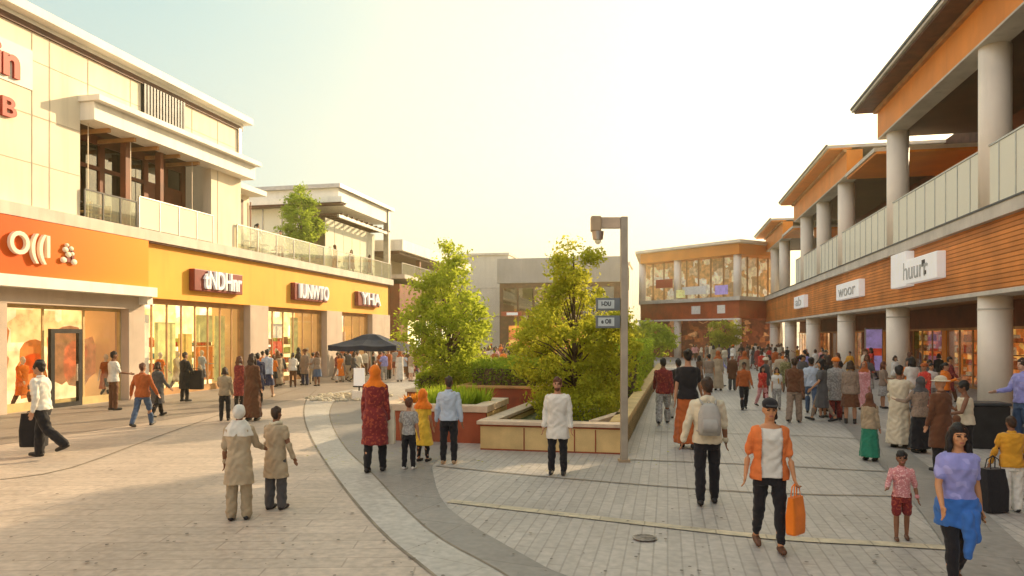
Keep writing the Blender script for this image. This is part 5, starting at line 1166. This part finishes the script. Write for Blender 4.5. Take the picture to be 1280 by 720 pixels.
hp_('redback', 586, 494, 450, AWAY, 'man in red shirt behind the brick red planter', P(STAND, top='tee', tc='red', bottom='trousers', bc='dark_grey', hair='short', skin='tan', seed=24), hero=1)
# ---- right, middle distance
hp_('rustm', 930, 512, 452, R(5), 'man in rust shirt and black trousers walking toward the camera', P(WALK, top='shirt', tc='rust', bottom='trousers', bc='black', hair='short', hc='brown', skin='brown', seed=25), hero=1)
hp_('reddr', 953, 508, 457, R(30), 'woman in red jacket and pink trousers in the promenade crowd', P(WALK2, top='jacket', tc='red', bottom='trousers', bc='pink', hair='long', skin='tan', fem=1, seed=26), hero=1)
hp_('whitet', 971, 512, 460, R(0), 'person in white top with mustard scarf in the promenade crowd', P(STAND, top='tee', tc='white', bottom='trousers', bc='grey', hair='bob', hc='brown', skin='tan', fem=1, scarf='mustard', seed=27), hero=1)
hp_('browntop', 993, 528, 448, AWAY-R(20), 'tall person in brown jacket and taupe trousers walking away', P(WALK, top='jacket', tc='brown', bottom='wide', bc='taupe', hair='short', hc='brown', skin='brown', legR=(8, 4), legL=(-10, 10), seed=28), hero=1)
hp_('jeans', 1014, 517, 447, AWAY-R(10), 'man in pale blue shirt and jeans walking away', P(WALK2, top='shirt', tc='light_blue', bottom='trousers', bc='denim', hair='curly', skin='brown', seed=29), hero=1)
hp_('blackgown', 1036, 518, 445, AWAY, 'woman in long black gown near the columns', P(STAND, top='abaya', tc='black', hair='long', hc='brown', skin='tan', fem=1, armR=(20, 12, 60), seed=30), hero=1)
hp_('greygown', 1050, 518, 452, AWAY+R(30), 'person in long grey robe near the columns', P(STAND, top='abaya', tc='grey', hair='short', skin='brown', seed=31), hero=1)
hp_('brownskirt', 1063, 530, 452, AWAY-R(20), 'woman in taupe top and brown skirt near the columns', P(STAND, top='jacket', tc='taupe', bottom='skirt', bc='brown', hair='bob', hc='brown', skin='tan', fem=1, boots=1, seed=32), hero=1)
hp_('greenskirt', 1087, 576, 492, AWAY-R(40), 'girl in brown shawl and long green skirt', P(STAND, top='jacket', tc='khaki', bottom='long_skirt', bc='green', hair='hijab', hcl='brown', skin='tan', fem=1, child=0, seed=33), hero=1)
hp_('kurtaman', 1124, 560, 458, RGT+R(50), 'man in long cream kurta raising his hand', P(STAND, top='abaya', tc='cream', hair='short', skin='brown', armR=(50, 20, 70), armL=(10, 10, 20), seed=34), hero=1)
hp_('turbanw', 1150, 566, 472, R(200), 'person in taupe jacket and black long skirt with black headscarf', P(STAND, top='jacket', tc='taupe', bottom='long_skirt', bc='black', hair='hijab', hcl='dark_grey', skin='tan', fem=1, armL=(35, 20, 60), armR=(40, 10, 70), seed=35), hero=1)
hp_('hatw', 1176, 590, 472, AWAY+R(30), 'person in brown coat with pale round hat beside the big column', P(STAND, top='coat', tc='brown', bottom='wide', bc='black', hair='sunhat', hcl='cream', skin='tan', armR=(30, 12, 60), seed=36), hero=1)
hp_('satman', 1208, 582, 478, LFT-R(10), 'man in cream tank top standing by the black bin', P(STAND, top='tank', tc='cream', bottom='trousers', bc='black', hair='curly', skin='brown', armR=(25, 12, 95), armL=(20, 14, 60), lean=4, seed=37), hero=1)
hp_('mustard', 1264, 640, 522, AWAY, 'person in mustard coat and white trousers at the right edge', P(STAND, top='jacket', tc='mustard', bottom='wide', bc='white', hair='short', hc='brown', skin='brown', armL=(8, 16, 12), armR=(4, 14, 14), seed=38), hero=2)
x_, y_ = ground(1241, 640); gb_ = bag((x_, y_, .80), .34, .60, .26, CL['black'], 'black bag standing on the ground beside the mustard coat', rz=.4, strap=.18)
hp_('lilac', 1279, 560, 449, LFT+R(20), 'person in lilac shirt and denim trousers under the arcade', P(STAND, top='shirt', tc='lilac', bottom='wide', bc='denim', hair='short', hc='brown', skin='light', armR=(20, 12, 60), seed=39), hero=1)
hp_('pair1', 829, 530, 447, AWAY, 'person in maroon top and grey trousers walking by the planter wall', P(WALK, top='jacket', tc='maroon', bottom='wide', bc='grey', hair='short', skin='brown', seed=40), hero=1)
hp_('pair2', 848, 524, 448, AWAY+R(20), 'person in black vest and white trousers walking by the planter wall', P(WALK2, top='tee', tc='black', bottom='wide', bc='white', hair='short', skin='brown', seed=41), hero=1)
hp_('terrace', 427, 470, 430, R(40), 'small figure in beige at the last yellow shop', P(STAND, top='jacket', tc='beige', bottom='trousers', bc='brown', hair='short', skin='tan', seed=42), hero=0)
hp_('maroon_by_hat', 1196, 606, 520, AWAY-R(40), 'short person in maroon robe in front of the pale round hat', P(STAND, top='abaya', tc='maroon', hair='hijab', hcl='brown', skin='tan', fem=1, seed=43), hero=1)

# ---- crowd: templates whose parts are shared and re-coloured
TPL = []
def tpl(**p):
    e_ = person(P(p.pop('base'), **p), 0, -50, 1.72, 0, 'x', hero=0); p_ = dict(p); TPL.append((e_, p_)); return e_
tpl(base=WALK, top='shirt', tc='white', bottom='trousers', bc='black', hair='short', seed=51)
tpl(base=WALK2, top='jacket', tc='white', bottom='trousers', bc='black', hair='bob', hc='brown', fem=1, seed=52)
tpl(base=STAND, top='tee', tc='white', bottom='shorts', bc='black', hair='short', seed=53)
tpl(base=WALK, top='dress', tc='white', bottom='leggings', bc='black', hair='long', fem=1, seed=54)
tpl(base=STAND, top='abaya', tc='white', hair='hijab', hcl='white', fem=1, seed=55)
tpl(base=STAND, top='kurta', tc='white', bottom='wide', bc='black', hair='turban', hcl='white', seed=56)
tpl(base=WALK2, top='coat', tc='white', bottom='trousers', bc='black', hair='short', hc='brown', seed=57)
tpl(base=P(STAND, armR=(30, 12, 80)), top='hoodie', tc='white', bottom='trousers', bc='black', hair='ponytail', fem=1, seed=58)
tpl(base=P(STAND, armL=(15, 20, 70), armR=(10, 12, 20)), top='blouse', tc='white', bottom='skirt', bc='black', hair='long', hc='auburn', fem=1, seed=59)
tpl(base=P(WALK, armL=(40, 10, 80)), top='tee', tc='white', bottom='trousers', bc='black', hair='curly', seed=60)
TN = ['shirt', 'jacket', 'tee', 'dress', 'long robe', 'kurta', 'coat', 'hoodie', 'blouse', 'tee']
cols = ['white', 'cream', 'rust', 'brown', 'maroon', 'red', 'taupe', 'grey', 'black', 'orange', 'light_blue', 'beige', 'khaki', 'pink', 'mustard', 'navy', 'dark_grey', 'green', 'olive', 'lilac']
wts = [9, 7, 7, 9, 6, 4, 7, 5, 9, 4, 4, 7, 4, 4, 3, 3, 5, 2, 2, 2]
bcols = ['black', 'dark_grey', 'brown', 'navy', 'denim', 'beige', 'taupe', 'maroon', 'white', 'grey']
SEEN = set(); crnd = random.Random(5)
FIRST = [True]*len(TPL)
def crowd_person(x, y, rz, height, zone):
    for _ in range(400):
        i = crnd.randrange(len(TPL)); tc_ = crnd.choices(cols, wts)[0]; bc_ = crnd.choice(bcols); key = (i if i != 9 else 2, tc_, bc_, zone)
        if i in (4,): key = (i, tc_, '', zone)
        if key not in SEEN: break
    SEEN.add(key); src, p_ = TPL[i]
    if FIRST[i]:
        FIRST[i] = False; r_ = src; kids = KIDS[src.name]; newk = kids
    else:
        r_ = src.copy(); COL.objects.link(r_); newk = []
        for ch in KIDS[src.name]: c = ch.copy(); COL.objects.link(c); c.parent = r_; newk.append(c)
    r_.location = (x, y, 0); r_.rotation_euler = (0, 0, rz); s_ = height/1.72; r_.scale = (s_, s_, s_)
    sk = crnd.choice(['tan', 'warm', 'brown', 'light', 'tan'])
    for c in newk:
        base = c.name.split('.')[0]; sl_ = c.material_slots
        def setm(m): sl_[0].link = 'OBJECT'; sl_[0].material = m
        if base == 'body': setm(SK[sk])
        elif base in ('shirt', 'jacket', 'dress', 'abaya', 'kurta', 'coat', 'hoodie', 'blouse'): setm(CL[tc_])
        elif base in ('trousers', 'shorts', 'leggings', 'skirt'): setm(CL[bc_])
        elif base in ('headscarf', 'turban'): setm(CL[crnd.choice(['cream', 'rust', 'white', 'brown', 'orange'])])
    cn, bn_ = tc_.replace('_', ' '), bc_.replace('_', ' ')
    btm = {2: 'shorts', 3: 'leggings', 8: 'skirt'}.get(i, 'trousers')
    lab = f'person in {cn} {TN[i]}' if i == 4 else f'person in {cn} {TN[i]} and {bn_} {btm}'
    tag(r_, lab+' '+zone, 'person', CROWDG[zone])
CROWDG = {}
OCC = [tuple(h.location[:2]) for h in H.values()]
def crowd(zone, group, n, u0, u1, v0, v1, face=None, hr=(1.55, 1.85), mind=.55):
    CROWDG[zone] = group; k = 0; tries = 0
    while k < n and tries < 4000:
        tries += 1; t0, t1 = FPX*CAMH/(v1-HOR), FPX*CAMH/(v0-HOR)
        v = HOR+FPX*CAMH/crnd.uniform(t0, t1) if crnd.random() < .5 else crnd.uniform(v0, v1)
        x, y = ground(crnd.uniform(u0, u1), v)
        if any((x-a)**2+(y-b)**2 < mind**2 for a, b in OCC): continue
        if -10.4 < x < -.2 and 15 < y < 51 and not (x < -6.3 and y > 30) : 
            if not (-6.4 > x and y > 29.5) and (x > -3.7 or y < 30.4): continue
        if x > 13.6 or x < -20 or (abs(x-11.12) < .8 and any(abs(y-c) < .8 for c in CYS)): continue
        OCC.append((x, y)); rz = (face if face is not None else crnd.choice([0, math.pi]))+crnd.gauss(0, .8); crowd_person(x, y, rz, crnd.uniform(*hr), zone); k += 1
crowd('in the crowd on the promenade', 'people on the promenade', 36, 868, 1040, 456, 500)
crowd('far off near the corner building', 'people far along the promenade', 26, 850, 985, 450, 460)
crowd('under the arcade columns', 'people under the arcade', 26, 1015, 1190, 468, 530)
crowd('behind the planters in the middle', 'people behind the planters', 44, 590, 720, 453, 472)
crowd('by the navy umbrella', 'people by the umbrella', 36, 415, 520, 461, 478, mind=.45)
crowd('behind the left tree', 'people behind the left tree', 40, 500, 640, 455, 468, mind=.45)
crowd('outside the yellow shops', 'people outside the yellow shops', 10, 245, 400, 466, 484)
CROWDG['on the roof terrace'] = 'people on the roof terrace'
for u in (338, 366, 432, 452, 474):
    crowd_person(XL-.75, yl(u), R(90)+crnd.gauss(0, .8), 1.7, 'on the roof terrace')
    last = [o for o in bpy.data.objects if o.get('group') == 'people on the roof terrace']
for o in last: o.location.z = 6.74
mq = mat('mannequin_white', (.75, .68, .58), .4, .05, 4)
def mannequin(x, y, rz, ti, tc_, bc_, lab):
    src = TPL[ti][0]; r_ = src.copy(); COL.objects.link(r_); r_.name = 'mannequin'; r_.location = (x, y, .05); r_.rotation_euler = (0, 0, rz); r_.scale = (1.03,)*3
    for ch in KIDS[src.name]:
        base = ch.name.split('.')[0]
        if base in ('hair', 'headscarf', 'turban'): continue
        c = ch.copy(); COL.objects.link(c); c.parent = r_; sl_ = c.material_slots
        for q in sl_: q.link = 'OBJECT'; q.material = mq
        if base not in ('body', 'shoe'): sl_[0].material = CL[tc_ if base in ('shirt', 'jacket', 'dress', 'abaya', 'kurta', 'coat', 'hoodie', 'blouse') else bc_]
    tag(r_, lab, 'mannequin')
MQ = [(200, 3, 'orange', 'black'), (222, 6, 'cream', 'brown'), (252, 8, 'light_blue', 'navy'), (296, 2, 'red', 'denim'), (345, 1, 'rust', 'black'), (384, 3, 'white', 'black'), (398, 6, 'olive', 'black'), (440, 8, 'pink', 'grey'), (28, 6, 'orange', 'brown'), (132, 3, 'rust', 'black')]
for u, ti, a_, b__ in MQ:
    y = y_on(u, XL-.95); shop = 'first orange shop' if u < 160 else ('first yellow shop' if u < 320 else ('second yellow shop' if u < 420 else 'last yellow shop'))
    mannequin(XL-.95, y, R(90), ti, a_, b__, f"pale mannequin wearing {a_.replace('_', ' ')} {TN[ti]} in the window of the {shop}")
for y, ti, a_, b__ in ((22, 3, 'orange', 'black'), (26.5, 6, 'mustard', 'black'), (33, 8, 'cream', 'rust'), (37, 6, 'rust', 'brown'), (43, 3, 'red', 'black'), (47.5, 1, 'lilac', 'black')):
    mannequin(XS+.75, y, R(-90), ti, a_, b__, f"pale mannequin wearing {a_.replace('_', ' ')} {TN[ti]} in the arcade shop window")
for (e_, _), f in zip(TPL, FIRST):
    if f:
        for c in KIDS[e_.name]: bpy.data.objects.remove(c)
        bpy.data.objects.remove(e_)
